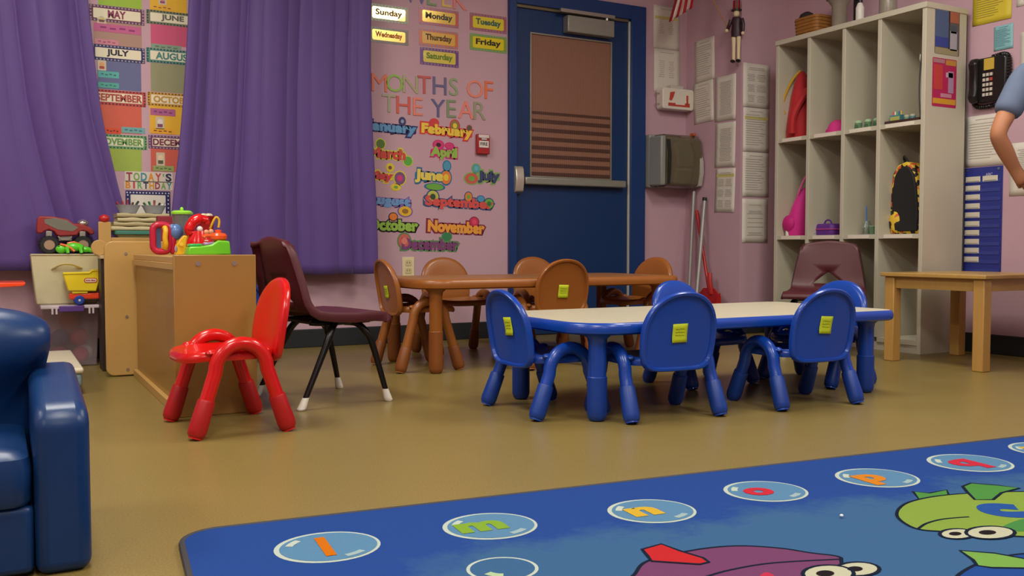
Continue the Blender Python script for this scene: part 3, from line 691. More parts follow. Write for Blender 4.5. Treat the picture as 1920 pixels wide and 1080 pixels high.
# red coat with yellow strap
y = pY(1500, 4.46)
c = thing('red_coat', 'red coat with a yellow strap slumped in the top left compartment', 'coat', (4.46, y-.012, zs1))
MB().rings([[(V((a*cos(t)*1.1, bb*sin(t)*(1+.08*sin(5*t)), z))) for t in [2*pi*k/22 for k in range(22)]] for z, a, bb in ((0, .09, .098), (.05, .095, .1), (.15, .085, .082), (.27, .07, .062), (.36, .05, .04), (.41, .03, .02), (.43, .01, .008))]).build('body', mat('red_cloth', (176, 22, 30), .7, .12, 12, sheen=.2), c)
MB().tube(bez([(-.1, .05, .16), (-.11, .055, .22), (-.095, .04, .3), (-.06, .02, .38), (-.02, 0, .43)]), .008, 8).build('strap', pmat((190, 150, 40)), c)
MB().tube(bez([(-.04, -.08, .3), (-.12, -.05, .15), (-.125, -.04, .03)]), .022, 8).build('sleeve', mat('red_cloth', (176, 22, 30)), c)
# pink hat
c = thing('pink_hat', 'bright pink knitted hat in the second compartment of the top row', 'hat', (4.43, pY(1572, 4.43), zs1))
MB().lathe([(0, .085), (.03, .082), (.055, .062), (.068, .03), (.07, .012), (.0, .012)], n=20).build('crown', mat('pink_knit', (205, 50, 130), .8, .15, 60), c)
MB().lathe([(.07, 0), (.076, .006), (.076, .024), (.07, .03), (.06, .02), (.06, .0)], n=20).build('brim', mat('pink_knit', (205, 50, 130)), c)
cupm = mat('green_translucent', (120, 165, 120), .15, .05, 20, trans=.4)
for i, (px, nm) in enumerate(((1609, 'left green lidded cup in the third compartment, top row'), (1627, 'middle green lidded cup in the third compartment, top row'), (1643, 'right green lidded cup in the third compartment, top row'))):
    c = thing('lidded_cup', nm, 'cup', (4.40, pY(px, 4.40), zs1), 0, 'green cups in the top row')
    MB().lathe([(0, 0), (.017, 0), (.02, .042), (0, .042)], n=14).build('cup', cupm, c)
    MB().lathe([(.021, .042), (.021, .05), (.012, .058), (0, .058)], n=14).build('lid', pmat((160, 190, 150), .3), c)
    MB().box(-.0205, -.019, -.012, .012, .01, .03).build('sticker', pmat((70, 100, 75)), c)
yy0, yy1 = pY(1668, 4.36), pY(1727, 4.36)
c = thing('dark_tray', 'low dark brown tray in the top right compartment', 'tray', (4.4, (yy0+yy1)/2+.004, zs1))
b = MB(); wd = abs(yy0-yy1)+.02; b.box(-.07, .07, -wd/2, wd/2, 0, .006)
b.box(-.07, -.064, -wd/2, wd/2, .006, .018); b.box(.064, .07, -wd/2, wd/2, .006, .018); b.box(-.064, .064, -wd/2, -wd/2+.006, .006, .018); b.box(-.064, .064, wd/2-.006, wd/2, .006, .018); b.build('tray_body', mat('dark_brown', (62, 38, 36), .5), c)
c = thing('crayon_box', 'small open box of coloured crayons on the dark tray', 'box', (4.375, pY(1681, 4.375), zs1+.0065))
MB().box(-.02, .02, -.034, .034, 0, .045).build('carton', pmat((70, 130, 140)), c)
for k, col_ in enumerate([(200, 90, 90), (220, 210, 190), (90, 160, 90), (60, 110, 160), (210, 170, 60)]): MB().cyl((0, .026-.013*k, .044), (0, .026-.013*k, .066), .005, .004, 8).build('crayon', pmat(col_), c)
MB().box(-.0208, -.02, -.03, .03, .008, .036).build('front_label', pmat((170, 170, 90)), c)
for px, nm, col_ in ((1699, 'left small teal jar on the dark tray', (110, 150, 130)), (1710, 'right small blue jar on the dark tray', (80, 130, 140))):
    c = thing('paint_jar', nm, 'jar', (4.375, pY(px, 4.375), zs1+.0065), 0, 'paint jars on the tray')
    MB().lathe([(0, 0), (.015, 0), (.015, .028), (.0, .028)], n=14).build('jar', pmat(col_, .3), c); MB().lathe([(.0155, .028), (.0155, .038), (0, .038)], n=14).build('lid', pmat((180, 175, 150), .4), c)
c = thing('folder', 'pale folder with dark edge leaning upright at right of the top compartment', 'folder', (4.47, CY0+.075, zs1))
ff2 = MB().grid(lambda u, v: V(((u-.5)*.2, .012*sin(pi*v)+(0.012 if v > .9 else 0), v*.36+.001)), 8, 14).build('cover', pmat((196, 192, 170)), c, solid=.004)
MB().tube([(-.102, .012*sin(pi*v/10)+.0, v/10*.36+.002) for v in range(11)], .004, 6).build('edge_binding', pmat((70, 70, 72)), c)
# row two
y = pY(1495, 4.44)
c = thing('pink_backpack', 'pink backpack leaning in the left compartment of the middle row', 'backpack', (4.44, y-.014, zs2))
pk = mat('pink_cloth', (206, 34, 134), .65, .1, 16, sheen=.2)
MB().rings([[(V((a*cos(t)+.02*z, bb*sin(t)-.18*z, z))) for t in [2*pi*k/22 for k in range(22)]] for z, a, bb in ((0, .08, .07), (.03, .088, .076), (.12, .085, .072), (.2, .07, .055), (.27, .045, .035), (.30, .02, .015))]).build('body', pk, c)
MB().ell((-.075, .004, .075), (.03, .05, .055)).build('front_pocket', mat('pink_cloth_deep', (190, 25, 118), .65), c)
MB().tube(bez([(-.03, -.02, .2), (-.05, -.05, .27), (-.02, -.085, .37), (.0, -.07, .3)]), .008, 8).build('strap', mat('light_pink_strap', (205, 95, 145), .7), c)
c = thing('small_bottle', 'tiny white bottle with green cap beside the pink backpack', 'bottle', (4.36, pY(1478, 4.36), zs2), 0)
MB().lathe([(0, 0), (.012, 0), (.012, .05), (.006, .06), (0, .06)], n=12).build('bottle_body', pmat((205, 205, 190), .4), c); MB().lathe([(.008, .06), (.008, .08), (0, .08)], n=12).build('cap', pmat((110, 165, 125), .4), c)
ya, yb = pY(1531, 4.42), pY(1574, 4.42)
c = thing('purple_lunch_bag', 'purple soft lunch bag in the second compartment of the middle row', 'lunch bag', (4.43, (ya+yb)/2, zs2))
MB().rings([[(V((p[0]*q, p[1]*q, z))) for p in rrect(.12, abs(ya-yb), .03, 5)] for z, q in ((0, .94), (.012, 1), (.05, .98), (.064, .9), (.07, .7))]).build('body', mat('purple_cloth', (92, 40, 130), .6, .12, 20), c)
MB().tube(rrect(0, 0, 0) and [(p[0], p[1], .036) for p in rrect(.123, abs(ya-yb)+.003, .03, 5)], .004, 6, loop=True).build('zip', pmat((170, 60, 130)), c)
MB().tube(bez([(0, -.03, .068), (0, -.015, .09), (0, .015, .09), (0, .03, .068)]), .005, 6).build('handle', pmat((90, 40, 140)), c)
c = tag(MB().ell((0, 0, .011), (.02, .018, .011)).build('blue_sponge', mat('pale_blue_sponge', (140, 160, 185), .8), loc=(4.36, pY(1526, 4.36), zs2)), 'small pale blue sponge beside the purple lunch bag', 'sponge')
c = thing('straw_jar', 'clear jar with green contents and a blue straw, middle row', 'jar', (4.41, pY(1627, 4.41), zs2))
MB().lathe([(0, 0), (.028, 0), (.03, .008), (.03, .05), (.02, .07), (.02, .08), (.017, .08), (.017, .068), (.026, .05), (.026, .006), (0, .006)], n=18).build('glass', mat('clear_plastic', (205, 215, 205), .1, 0, trans=.85), c)
MB().lathe([(0, .007), (.025, .007), (.025, .04), (0, .04)], n=14).build('contents', pmat((90, 130, 80)), c)
MB().cyl((0, 0, .03), (.0, .004, .165), .004, n=8).build('straw', pmat((70, 120, 190), .3), c)
c = thing('green_cup', 'small green cup beside the straw jar', 'cup', (4.385, pY(1638, 4.385), zs2))
MB().lathe([(0, 0), (.016, 0), (.02, .045), (.018, .045), (.014, .004), (0, .004)], n=14).build('cup_body', pmat((95, 125, 95), .3), c)
MB().lathe([(.0205, .045), (.0205, .05), (0, .052)], n=14).build('lid', pmat((140, 165, 140), .3), c)
y = pY(1703, 4.45)
c = thing('yellow_black_backpack', 'black backpack with yellow patterned rim in the right compartment of middle row', 'backpack', (4.45, y-.02, zs2))
m = mat('yellow_print_cloth', (214, 176, 40), .65, .1, 16)
nt = m.node_tree; bs = nt.nodes['Principled BSDF']; vo = nt.nodes.new('ShaderNodeTexVoronoi'); vo.inputs['Scale'].default_value = 42
tc = [x for x in nt.nodes if x.type == 'TEX_COORD'][0]; nt.links.new(tc.outputs['Object'], vo.inputs['Vector'])
rp = nt.nodes.new('ShaderNodeValToRGB'); rp.color_ramp.interpolation = 'CONSTANT'; E_ = rp.color_ramp.elements
E_[0].color = S(30, 22, 18); E_[0].position = 0; E_[1].color = S(216, 178, 50); E_[1].position = .3
for p, cc in ((.62, S(200, 90, 50)), (.72, S(222, 190, 60)), (.9, S(40, 30, 25))): q = E_.new(p); q.color = cc
sp = nt.nodes.new('ShaderNodeSeparateColor'); nt.links.new(vo.outputs['Color'], sp.inputs[0]); nt.links.new(sp.outputs[0], rp.inputs[0]); nt.links.new(rp.outputs[0], bs.inputs['Base Color'])
arch = [(-.095, 0), (.095, 0), (.1, .1), (.095, .25), (.08, .34), (.05, .385), (0, .4), (-.03, .39), (-.06, .35), (-.085, .26), (-.1, .1)]
MB().prism(arch, -.05, .075, 'x').build('gusset', m, c, bev=.012)
MB().prism([(p[0]*.85-.008, p[1]*.9+.015) for p in arch], -.062, -.045, 'x').build('front_panel', mat('black_cloth', (24, 24, 26), .7, .1, 20), c, bev=.006)
MB().ell((-.045, .055, .07), (.03, .045, .07)).build('side_pocket', m, c)
MB().tube(bez([(-.02, 0, .395), (-.03, .02, .43), (-.01, .04, .42), (0, .03, .385)]), .006, 8).build('carry_loop', mat('black_cloth', (24, 24, 26)), c)
# things on top of the cubby
zt = CZ+.0025
ya, yb = pY(1490, 4.4), pY(1548, 4.46)
c = thing('wooden_basket', 'brown woven basket on top of the cubby at its far end', 'basket', (4.45, (ya+yb)/2, zt))
wk = wood('wicker', (150, 100, 45), .6, .3, (60, 60, 8))
b = MB(); l = abs(ya-yb)*1.0
b.rings([[V((p[0]*q, p[1]*q, z)) for p in rrect(.16, l, .03, 5)] for z, q in ((0, .9), (.05, .95), (.125, 1), (.125, .94), (.05, .88), (.01, .8))]).build('basket_body', wk, c)
b = MB()
for k in range(6): b.tube([(p[0]*(.915+.016*k), p[1]*(.915+.016*k), .012+.02*k) for p in rrect(.16, l, .03, 5)], .005, 6, loop=True)
b.build('weave_rims', wk, c)
c = tag(MB().rings([[V((.05*q*cos(t), .045*q*sin(t)*(1+.2*sin(3*t)), z)) for t in [2*pi*k/16 for k in range(16)]] for z, q in ((0, .5), (.02, 1), (.045, .8), (.06, .3))]).build('dark_cloth', mat('dark_cloth', (38, 28, 34), .8), loc=(4.42, (ya+yb)/2+.03, zt+.105)), 'dark crumpled cloth sticking out of the woven basket', 'cloth')
gl = mat('dusty_glass', (190, 180, 165), .25, .1, 30, trans=.55)
c = thing('glass_vase', 'tall dusty glass vase on the cubby beside the basket', 'vase', (4.44, pY(1570, 4.44), zt))
MB().lathe([(0, 0), (.04, 0), (.045, .01), (.045, .15), (.06, .17), (.075, .2), (.078, .3), (.073, .3), (.07, .2), (.04, .16), (.04, .015), (0, .012)], n=22).build('vase_body', gl, c)
MB().lathe([(.0785, .19), (.08, .2), (.0785, .21)], n=22).build('rim_band', pmat((170, 155, 140), .4), c)
MB().ell((0, 0, .235), (.045, .045, .035)).build('contents', pmat((110, 90, 85)), c)
c = thing('spray_bottle', 'white and black bottle on the cubby between the two glass jars', 'bottle', (4.39, pY(1608, 4.39), zt))
MB().lathe([(0, 0), (.022, 0), (.024, .01), (.024, .09), (.012, .12), (0, .12)], n=16).build('bottle_body', pmat((212, 208, 198), .35), c)
h = MB().lathe([(.014, .118), (.014, .14), (0, .14)], n=14).build('cap', pmat((30, 30, 32), .3), c)
MB().box(-.012, .012, -.012, .04, .14, .17).build('trigger', pmat((30, 30, 32), .3), h, bev=.004)
MB().box(-.02, .01, .0245, .03, .0, .16).build('dark_strip', pmat((28, 26, 28), .4), c)
c = thing('glass_jar', 'clear glass jar on the cubby nearest the camera', 'jar', (4.44, pY(1660, 4.44), zt))
MB().lathe([(0, 0), (.044, 0), (.048, .01), (.048, .14), (.04, .16), (.043, .18), (.04, .18), (.036, .16), (.043, .14), (.043, .01), (0, .008)], n=22).build('jar_body', gl, c)
MB().lathe([(0, .01), (.042, .012), (.042, .09), (0, .1)], n=18).build('contents', mat('grey_pebbles', (120, 112, 92), .7, .4, 60), c)

# ------------------------------------------------------------------ right wall: posters, phone, pocket chart
paper(RIGHT, 'large yellow poster high on the right wall', 1824, 1897, -40, 42, 0, 0, ink=pmat((150, 135, 60)), rgb=(205, 185, 55), name='yellow_poster', cat='poster', group=None)
paper(RIGHT, 'small teal card on the right wall under the yellow poster', 1864, 1900, 47, 93, 0, 1, ink=pmat((80, 130, 135)), rgb=(130, 180, 185), name='teal_card', cat='card', group=None)
paper(RIGHT, 'white sheet at the top right edge of the photo', 1907, 1960, -60, 7, 3)
paper(RIGHT, 'white sheet behind the person at head height', 1913, 1975, 55, 128, 3)
paper(RIGHT, 'large white sheet under the black telephone', 1809, 1889, 215, 311, 0)
paper(RIGHT, 'white sheet behind the forearm of the person', 1893, 1960, 266, 366, 3)
ph0 = RIGHT.at(1864, 150)
phw, phh = RIGHT.w(1831, 1898, 150), RIGHT.h(1864, 106, 194)
ph = thing('wall_telephone', 'black push button wall telephone with coiled cord', 'telephone', Mw=ph0)
blkp = mat('black_phone_plastic', (22, 21, 22), .25, .05, 20)
MB().prism(rrect(phw*.86, phh*.94, .02, 5, phw*.05), .0, .05).build('phone_body', blkp, ph, bev=.008)
MB().prism([(.0, -phh*.48), (.035, -phh*.47), (.055, -phh*.36), (.045, -phh*.2), (.045, phh*.2), (.055, phh*.36), (.035, phh*.47), (0, phh*.48)], -phw*.48, -phw*.24, 'x', Mx=M(((1, 0, 0, 0), (0, 0, 1, 0), (0, 1, 0, .035), (0, 0, 0, 1)))).build('handset', blkp, ph, bev=.012, seg=3)
MB().box(-phw*.12, phw*.16, phh*.2, phh*.44, .05, .0535).build('label_card', pmat((190, 160, 60), .5), ph)
kk = pmat((190, 182, 170), .4)
for i in range(3):
    for j in range(5):
        MB().box(-phw*.11+i*phw*.1-.007, -phw*.11+i*phw*.1+.007, phh*.1-j*phh*.105-.008, phh*.1-j*phh*.105+.008, .05, .055).build('key', pmat((180, 70, 60)) if (i == 2 and j == 1) else kk, ph)
pts = []
path = bez([(-phw*.36, -phh*.42, .03), (-phw*.52, -phh*.1, .02), (-phw*.54, -phh*.35, .02), (-phw*.40, -phh*.53, .022), (-phw*.1, -phh*.56, .022), (phw*.15, -phh*.54, .022), (phw*.35, -phh*.52, .022), (phw*.52, -phh*.3, .02), (phw*.5, phh*.1, .02), (phw*.46, phh*.42, .02), (phw*.3, phh*.5, .022), (phw*.05, phh*.47, .03)], 26)
for i, p in enumerate(path):
    a = i*1.35; t = (path[min(i+1, len(path)-1)]-path[max(i-1, 0)]).normalized(); n_ = V((0, 0, 1)); b_ = t.cross(n_)
    pts.append(p+(n_*cos(a)+b_*sin(a))*.0105)
MB().tube(bez(pts, 3), .0032, 5).build('coiled_cord', blkp, ph)
# pocket chart
pcw, pch = RIGHT.w(1805, 1878, 410), RIGHT.h(1842, 314, 509)
pc = thing('pocket_chart', 'blue hanging pocket chart with rows of white cards', 'pocket chart', Mw=RIGHT.at(1842, 411))
nav = mat('blue_chart_cloth', (38, 46, 130), .6, .08, 14)
MB().box(-pcw/2, pcw/2, -pch/2, pch/2, .001, .005).build('backing', nav, pc, bev=.001)
b = MB()
for i in range(11):
    z = pch*.40-i*pch*.086
    b.box(-pcw*.46, pcw*.46, z-pch*.052, z-pch*.018, .005, .0075)
pk_ = b.build('pockets', mat('blue_vinyl_pocket', (52, 62, 140), .25, .05, 20), pc)
b = MB()
for s in (-.4, .4): b.lathe([(.006, .0), (.006, .002), (.003, .002), (.003, 0)], (s*pcw, pch*.475, .005), 10)
b.build('grommets', alu, pc)
MB().text('ABC', .03, .0003, .001, Mx=T(pcw*.16, pch*.425, .0056), fit=(pcw*.18, pch*.03)).build('heading', pmat((150, 155, 190)), pc)
for i in range(11):
    j = i if i < 10 else 0; z = pch*.385-j*pch*.086; cx = -pcw*.24 if i < 10 else pcw*.2
    o = MB().box(-pcw*.19, pcw*.19, -pch*.024, pch*.028, 0, .0012).build('schedule_card', pmat((205, 198, 180)), Mw=pc.matrix_world @ T(cx, z, .0085) if False else RIGHT.at(1842, 411) @ T(cx, z, .0078))
    nth = ['top', 'second', 'third', 'fourth', 'fifth', 'sixth', 'seventh', 'eighth', 'ninth', 'lowest']
    tag(o, 'white schedule card in the %s left pocket of the blue chart' % nth[i] if i < 10 else 'single white schedule card in the right column of the blue chart', 'card', 'schedule cards in the pocket chart')
    sub('printing', o, (120, 115, 110), MB().box(-pcw*.16, pcw*.16, -pch*.02, -pch*.014, .0012, .0016))
# ------------------------------------------------------------------ small moulded chairs
def moulded_chair(name, label, e, m, msl, group):
    root = thing(name, label, 'chair', group=group)
    k = 1+e*.9
    for s in (-1, 1):
        xo = s*.17
        def LP(t, q):      # point on the straight leg, t = -1 rear / 1 front, q = share of the way up
            return V((xo+s*.006*(1-q)-s*.002*q, t*(.137*k+(.0785-.137*k)*q), .004+(.15+e)*q))
        pts = [LP(-1, q) for q in (0, .4, .8, 1)]
        n = 14
        for i in range(1, n):
            a = pi-pi*i/n; pts.append(V((xo-s*.003, .0785*cos(a), .154+e+.081*sin(a))))
        pts += [LP(1, q) for q in (1, .8, .4, 0)]
        fr = MB().tube(pts, .0215, 16).build('leg_frame', m, root)
        for t in (-1, 1):
            p1 = LP(t, .111/(.15+e)); p0 = LP(t, 0); p0.z = 0; p0.y *= 1.01
            d = (p1-p0); prof = []
            rings = []
            t_ = d.normalized(); a_ = V((1, 0, 0)); a_ = (a_-t_*a_.dot(t_)).normalized(); b_ = t_.cross(a_)
            for h, r in ((0.006, .014), (.008, .021), (.015, .0265), (.03, .0285), (d.length*.96, .0262), (d.length, .0245)):
                rings.append([p0+t_*h+(a_*cos(2*pi*j/18)+b_*sin(2*pi*j/18))*r for j in range(18)])
            MB().rings(rings).build('foot_sleeve', msl, fr)
    # seat: rounded plate with soft edge, waterfall front
    zs = .205+e
    out = []
    for i in range(48):
        a = 2*pi*i/48; cx, cy = cos(a), sin(a); q = (abs(cx)**3.2+abs(cy)**3.2)**(-1/3.2)
        out.append((cx*q, cy*q))
    def SP(p, sc, dz):
        x, y = p[0]*.158*sc, .018+p[1]*.148*sc
        return V((x, y, zs+dz-.25*max(0, y-.1)**1.0*.5-.02*(1-min(1, (x*x+y*y)/.022))))
    seq = [(.05, 0), (.5, 0), (.85, .003), (.95, .006), (1.0, -.001), (1.015, -.012), (.99, -.022), (.94, -.022), (.88, -.012), (.5, -.014), (.05, -.014)]
    seat = MB().rings([[SP(p, sc, dz) for p in out] for sc, dz in seq])
    for s in (-1, 1):
        for yy in (-.075, .085): seat.ell((s*.15, yy, zs+.004), (.016, .02, .010), 12)
    seat.build('seat', m, root)
    # backrest: arched shell with a raised rim behind
    H = .266; oz = .163+e; pr = []
    hw = .146
    for i in range(56):
        a = -pi/2+2*pi*i/56; c, s_ = cos(a), sin(a)
        ex = 2.15 if s_ > 0 else 5.5
        q = (abs(c)**ex+abs(s_)**ex)**(-1/ex)
        x, z = c*q, s_*q
        wz = hw*(1.0 if z > -.2 else 1.0-.05*(-z-.2))
        pr.append((x*wz, H*(.47+(.53 if z > 0 else .47)*z)))
    zc = H*.45
    def BP(p, sc, d):
        x, z = p[0]*sc, zc+(p[1]-zc)*sc
        y = -.114-.16*z+.9*x*x*.55-.25*(z-.1)**2-d
        return V((x, y, oz+z))
    seq = [(.04, 0), (.6, 0), (.88, .0), (.965, .004), (1.0, .011), (.995, .022), (.965, .028), (.91, .027), (.875, .017), (.6, .016), (.04, .016)]
    MB().rings([[BP(p, sc, d) for p in pr] for sc, d in seq]).build('backrest', m, root)
    root['_e'] = e
    def back_pt(x, z): return BP((x, z), 1, .0172)
    return root, BP, oz
noteM = mat('lime_sticky_note', (186, 202, 30), .6, .05, 30)
inkN = pmat((120, 135, 40))
def note(ch, BP, px, pz, wd, hh, label, tilt=0, rel=None):
    bpy.context.view_layer.update()
    Mr = M.Translation(ch.location) @ M.Rotation(ch.rotation_euler.z, 4, 'Z')
    rw = Mr.to_3x3()
    def f(u, v, d=.0012):
        x, z = (u-.5)*wd, (v-.5)*hh; ct, s_ = cos(R(tilt)), sin(R(tilt)); x, z = x*ct-z*s_, x*s_+z*ct
        q = BP((px+x, pz+z), 1, .0165); q.y -= d+.004*max(0, .4-v)**2*6
        return q
    zc = None
    o = MB().grid(lambda u, v: f(u, v), 5, 5).build('sticky_note', noteM, Mw=Mr, solid=.0006)
    tag(o, label, 'sticky note', 'lime sticky notes on chair backs')
    rnd = random.Random(int(px*1e4+wd*1e5+len(label)))
    b = MB()
    for i in range(3):
        v = .72-.17*i; pts = [f(.2+.6*t/14, v+rnd.uniform(-.03, .03), .002) for t in range(15)]
        b.tube(pts, .0008, 4)
    b.build('handwriting', inkN, o)
def plastic(nm, rgb, rough=.28): return mat(nm, rgb, rough, .05, 14, spec=.5, coat=.15)
def BPat(BP0): return BP0
blueP, blueS = plastic('blue_plastic', (17, 64, 158)), mat('blue_plastic_matte', (15, 56, 138), .42, .05, 20)
brnP, brnS = plastic('caramel_plastic', (146, 86, 34), .35), mat('caramel_plastic_matte', (126, 70, 28), .45, .05, 20)
redP, redS = plastic('red_plastic_gloss', (196, 20, 18), .22), mat('red_plastic_matte', (164, 18, 22), .4, .05, 20)
# chairs face local +y
ch0, BPb, _ = moulded_chair('moulded_chair', 'blue moulded chair at the left end of the white table, lime note on its back', 0.0, blueP, blueS, 'blue moulded chairs')
spots = [(1.670, 2.815, -90, None), (1.965, 2.565, -4, 'middle blue moulded chair on the near side of the white table, back to camera'),
         (2.565, 2.510, -3, 'blue moulded chair nearest the right end of the white table, back to camera'),
         (2.585, 3.06, 184, 'blue moulded chair on the far side of the white table, behind the middle chair'),
         (3.045, 2.86, 96, 'blue moulded chair at the right end of the white table, behind the right near chair')]
blues = []
for i, (x, y, rz, lab) in enumerate(spots):
    c = ch0 if i == 0 else copy_tree(ch0)
    c.location = (x, y, 0); c.rotation_euler = (0, 0, R(rz)); blues.append(c)
    if lab: c['label'] = lab
note(blues[0], BPb, .02, .14, .052, .062, 'lime sticky note on the leftmost blue chair at the white table', 4)
note(blues[1], BPb, -.005, .128, .058, .062, 'lime sticky note on the middle near blue chair', 1)
note(blues[2], BPb, .0, .135, .056, .062, 'lime sticky note on the right near blue chair', -3)
bc0, BPn, _ = moulded_chair('moulded_chair', 'caramel moulded chair at the left end of the caramel table, lime note on back', .09, brnP, brnS, 'caramel moulded chairs')
spots = [(1.735, 4.12, -92, None), (2.33, 3.90, 0, 'caramel moulded chair on the near side of the caramel table, back to camera'),
         (2.16, 4.57, 181, 'caramel moulded chair on far side of its table, below the December sticker'),
         (2.73, 4.57, 179, 'caramel moulded chair on far side of its table, in front of the blue door'),
         (3.05, 4.17, 100, 'caramel moulded chair at the right end of its table, by the door frame')]
browns = []
for i, (x, y, rz, lab) in enumerate(spots):
    c = bc0 if i == 0 else copy_tree(bc0)
    c.location = (x, y, 0); c.rotation_euler = (0, 0, R(rz)); browns.append(c)
    if lab: c['label'] = lab
note(browns[0], BPn, .0, .11, .05, .06, 'lime sticky note on the caramel chair at the left end', 3)
note(browns[1], BPn, .0, .112, .055, .062, 'lime sticky note on the near caramel chair facing the door', -2)
rc0, BPr, _ = moulded_chair('moulded_chair', 'glossy red moulded chair standing alone beside the maple cabinet', .045, redP, redS, None)
rc0.location = (.628, 3.045, 0); rc0.rotation_euler = (0, 0, R(93))
bl2 = copy_tree(ch0); bl2.location = (1.0, 4.76, 0); bl2.rotation_euler = (0, 0, R(-5)); bl2['label'] = 'blue moulded chair mostly hidden behind the maple cabinet'
for a in bl2.keys(): pass
del bl2['group']

# ------------------------------------------------------------------ two low tables
def low_table(name, label, cx, cy, L, Wt, zt, edge, top, legm, th):
    t = thing(name, label, 'table', (cx, cy, 0))
    r = .15
    def ring(ins, z): return [V((p[0], p[1], z)) for p in rrect(L-2*ins, Wt-2*ins, r-ins, 10, rr=.075-ins)]
    MB().rings([ring(.05, zt-th), ring(.012, zt-th+.002), ring(.003, zt-th+.008), ring(0, zt-th*.5), ring(.003, zt-.008), ring(.009, zt-.0015), ring(.014, zt-.0005), ring(.014, zt-.006), ring(.05, zt-.006)]).build('edge_band', edge, t)
    MB().rings([ring(.014, zt-.006), ring(.014, zt)]).build('tabletop', top, t)
    for sx in (-1, 1):
        for sy in (-1, 1):
            x, y = sx*(L/2-.1), sy*(Wt/2-.088)
            l = MB().lathe([(.0, 0.02), (.030, .02), (.030, zt-th-.03), (.034, zt-th-.012), (.05, zt-th+.002), (0, zt-th+.002)], (x, y, 0), 20).build('leg', edge, t)
            MB().lathe([(.0, 0), (.02, 0), (.028, .006), (.033, .022), (.0335, .06), (.033, .19 if zt > .4 else .145), (.0305, .193 if zt > .4 else .148), (.0, .193 if zt > .4 else .148)], (x, y, 0), 20).build('leg_sleeve', legm, l)
    return t
low_table('low_table', 'low white topped table with thick blue rim and blue legs', 2.352, 2.807, 1.472, .69, .328, blueP, mat('cream_laminate', (200, 192, 168), .3, .03, 8), blueS, .042)
low_table('low_table', 'low caramel coloured table by the back wall with rounded corners', 2.355, 4.133, 1.455, .69, .428, brnP, mat('tan_laminate', (150, 98, 48), .35, .06, 6), brnS, .046)

# ------------------------------------------------------------------ maroon school chairs
marM = mat('maroon_plastic', (80, 30, 37), .45, .06, 18, spec=.5, bump=.06, bscale=320)
blkS = mat('black_steel_tube', (24, 22, 24), .28, .05, 20, metal=.3)
tipW = mat('white_glide', (214, 208, 196), .4)
def school_chair(label):
    root = thing('school_chair', label, 'chair', group='maroon school chairs')
    prof = [(.185, .300, .205, 0), (.183, .318, .206, 0), (.165, .331, .208, .0), (.11, .330, .210, .35), (.03, .322, .208, .7), (-.05, .322, .203, 1), (-.10, .330, .198, 1), (-.128, .345, .194, 1.1),
            (-.146, .372, .190, 1.2), (-.155, .40, .186, 1.3), (-.163, .435, .180, 1.4), (-.174, .485, .170, 1.4), (-.185, .535, .160, 1.3), (-.195, .575, .150, 1.2), (-.199, .598, .142, 1), (-.200, .612, .134, .9)]
    nv = len(prof)-1; nu = 20
    hole_rows = (8, 9)
    def hb(j):   # half width of the opening at profile point j
        return {7: .088, 8: .084, 9: .05, 10: .005}.get(j, None)
    def fn(u, v):
        j = min(nv, int(round(v*nv))); y, z, wv, cv = prof[j]; s = 2*u-1; i = int(round(u*nu))
        lip = 0
        if i in (0, nu): s_ = (-1 if i == 0 else 1); x = s_*wv; lip = 1
        else:
            k = (i-1)/(nu-2)*2-1; x = k*(wv-.006)
            h = hb(j)
            if h is not None:
                K = 8/18
                x = (abs(k)/K*h if abs(k) <= K else h+(abs(k)-K)/(1-K)*(wv-.006-h))*(1 if k >= 0 else -1)
        a = abs(x)/wv; cz = .016*cv*a**3
        # surface bends up on the seat, forward on the back
        t = prof[min(nv, j+1)], prof[max(0, j-1)]; ty, tz = t[0][0]-t[1][0], t[0][1]-t[1][1]; l = math.hypot(ty, tz); ny, nz = tz/l, -ty/l   # normal to the sitter side
        p = V((x, y+ny*cz, z+nz*cz))
        if j >= nv-1: p.z -= .020*a**1.6
        if lip: p += V((.004*(1 if x > 0 else -1), -ny*.032, -nz*.032))
        return p
    def skip(i, j): return j in hole_rows and 6 <= i <= 13
    MB().grid(fn, nu, nv, skip=lambda i, j: j in hole_rows and 6 <= i < 14).build('seat_shell', marM, root, solid=.007, sharp=60)
    b = MB()
    for s in (-1, 1):
        b.tube(bez([(s*.135, .13, .303), (s*.135, .06, .300), (s*.135, -.06, .298), (s*.135, -.11, .302)], 5), .0105, 10)
    b.tube([(-.135, .07, .297), (.135, .07, .297)], .0105, 10); b.tube([(-.135, -.05, .295), (.135, -.05, .295)], .0105, 10)
    b.box(-.14, .14, -.1, .1, .296, .304); b.build('under_frame', blkS, root)
    for sx in (-1, 1):
        for y0, y1 in ((.07, .172), (-.02, -.172)):
            d = 1 if y1 > 0 else -1
            pts = bez([(sx*.11, y0-d*.03, .296), (sx*.145, y0, .293), (sx*.165, y0+d*.025, .265), (sx*.175, y0+d*.05, .215), (sx*.196, y1, .012)], 6)
            l = MB().tube(pts, [.0115+.002*min(1, i/12) if i < 18 else .0125-.0035*(i-18)/(len(pts)-18) for i in range(len(pts))], 12).build('leg', blkS, root)
            p1 = V(pts[-1]); p0 = V(pts[-7]); dd = (p1-p0).normalized()
            MB().rings([[p1+dd*h+V((r*cos(2*pi*k/14), r*sin(2*pi*k/14), 0)) for k in range(14)] for h, r in ((-.036, .0122), (-.004, .0155), (.006, .0165), (.0118, .013))]).build('white_glide', tipW, l)
    return root
mc = school_chair('maroon plastic school chair facing the caramel table, left of it')
mc.location = (1.055, 3.425, 0); mc.rotation_euler = (0, 0, R(-81))
mc2 = copy_tree(mc); mc2.location = (3.90, 3.60, 0); mc2.rotation_euler = (0, 0, R(128)); mc2['label'] = 'maroon plastic school chair in front of the white cubby shelf'

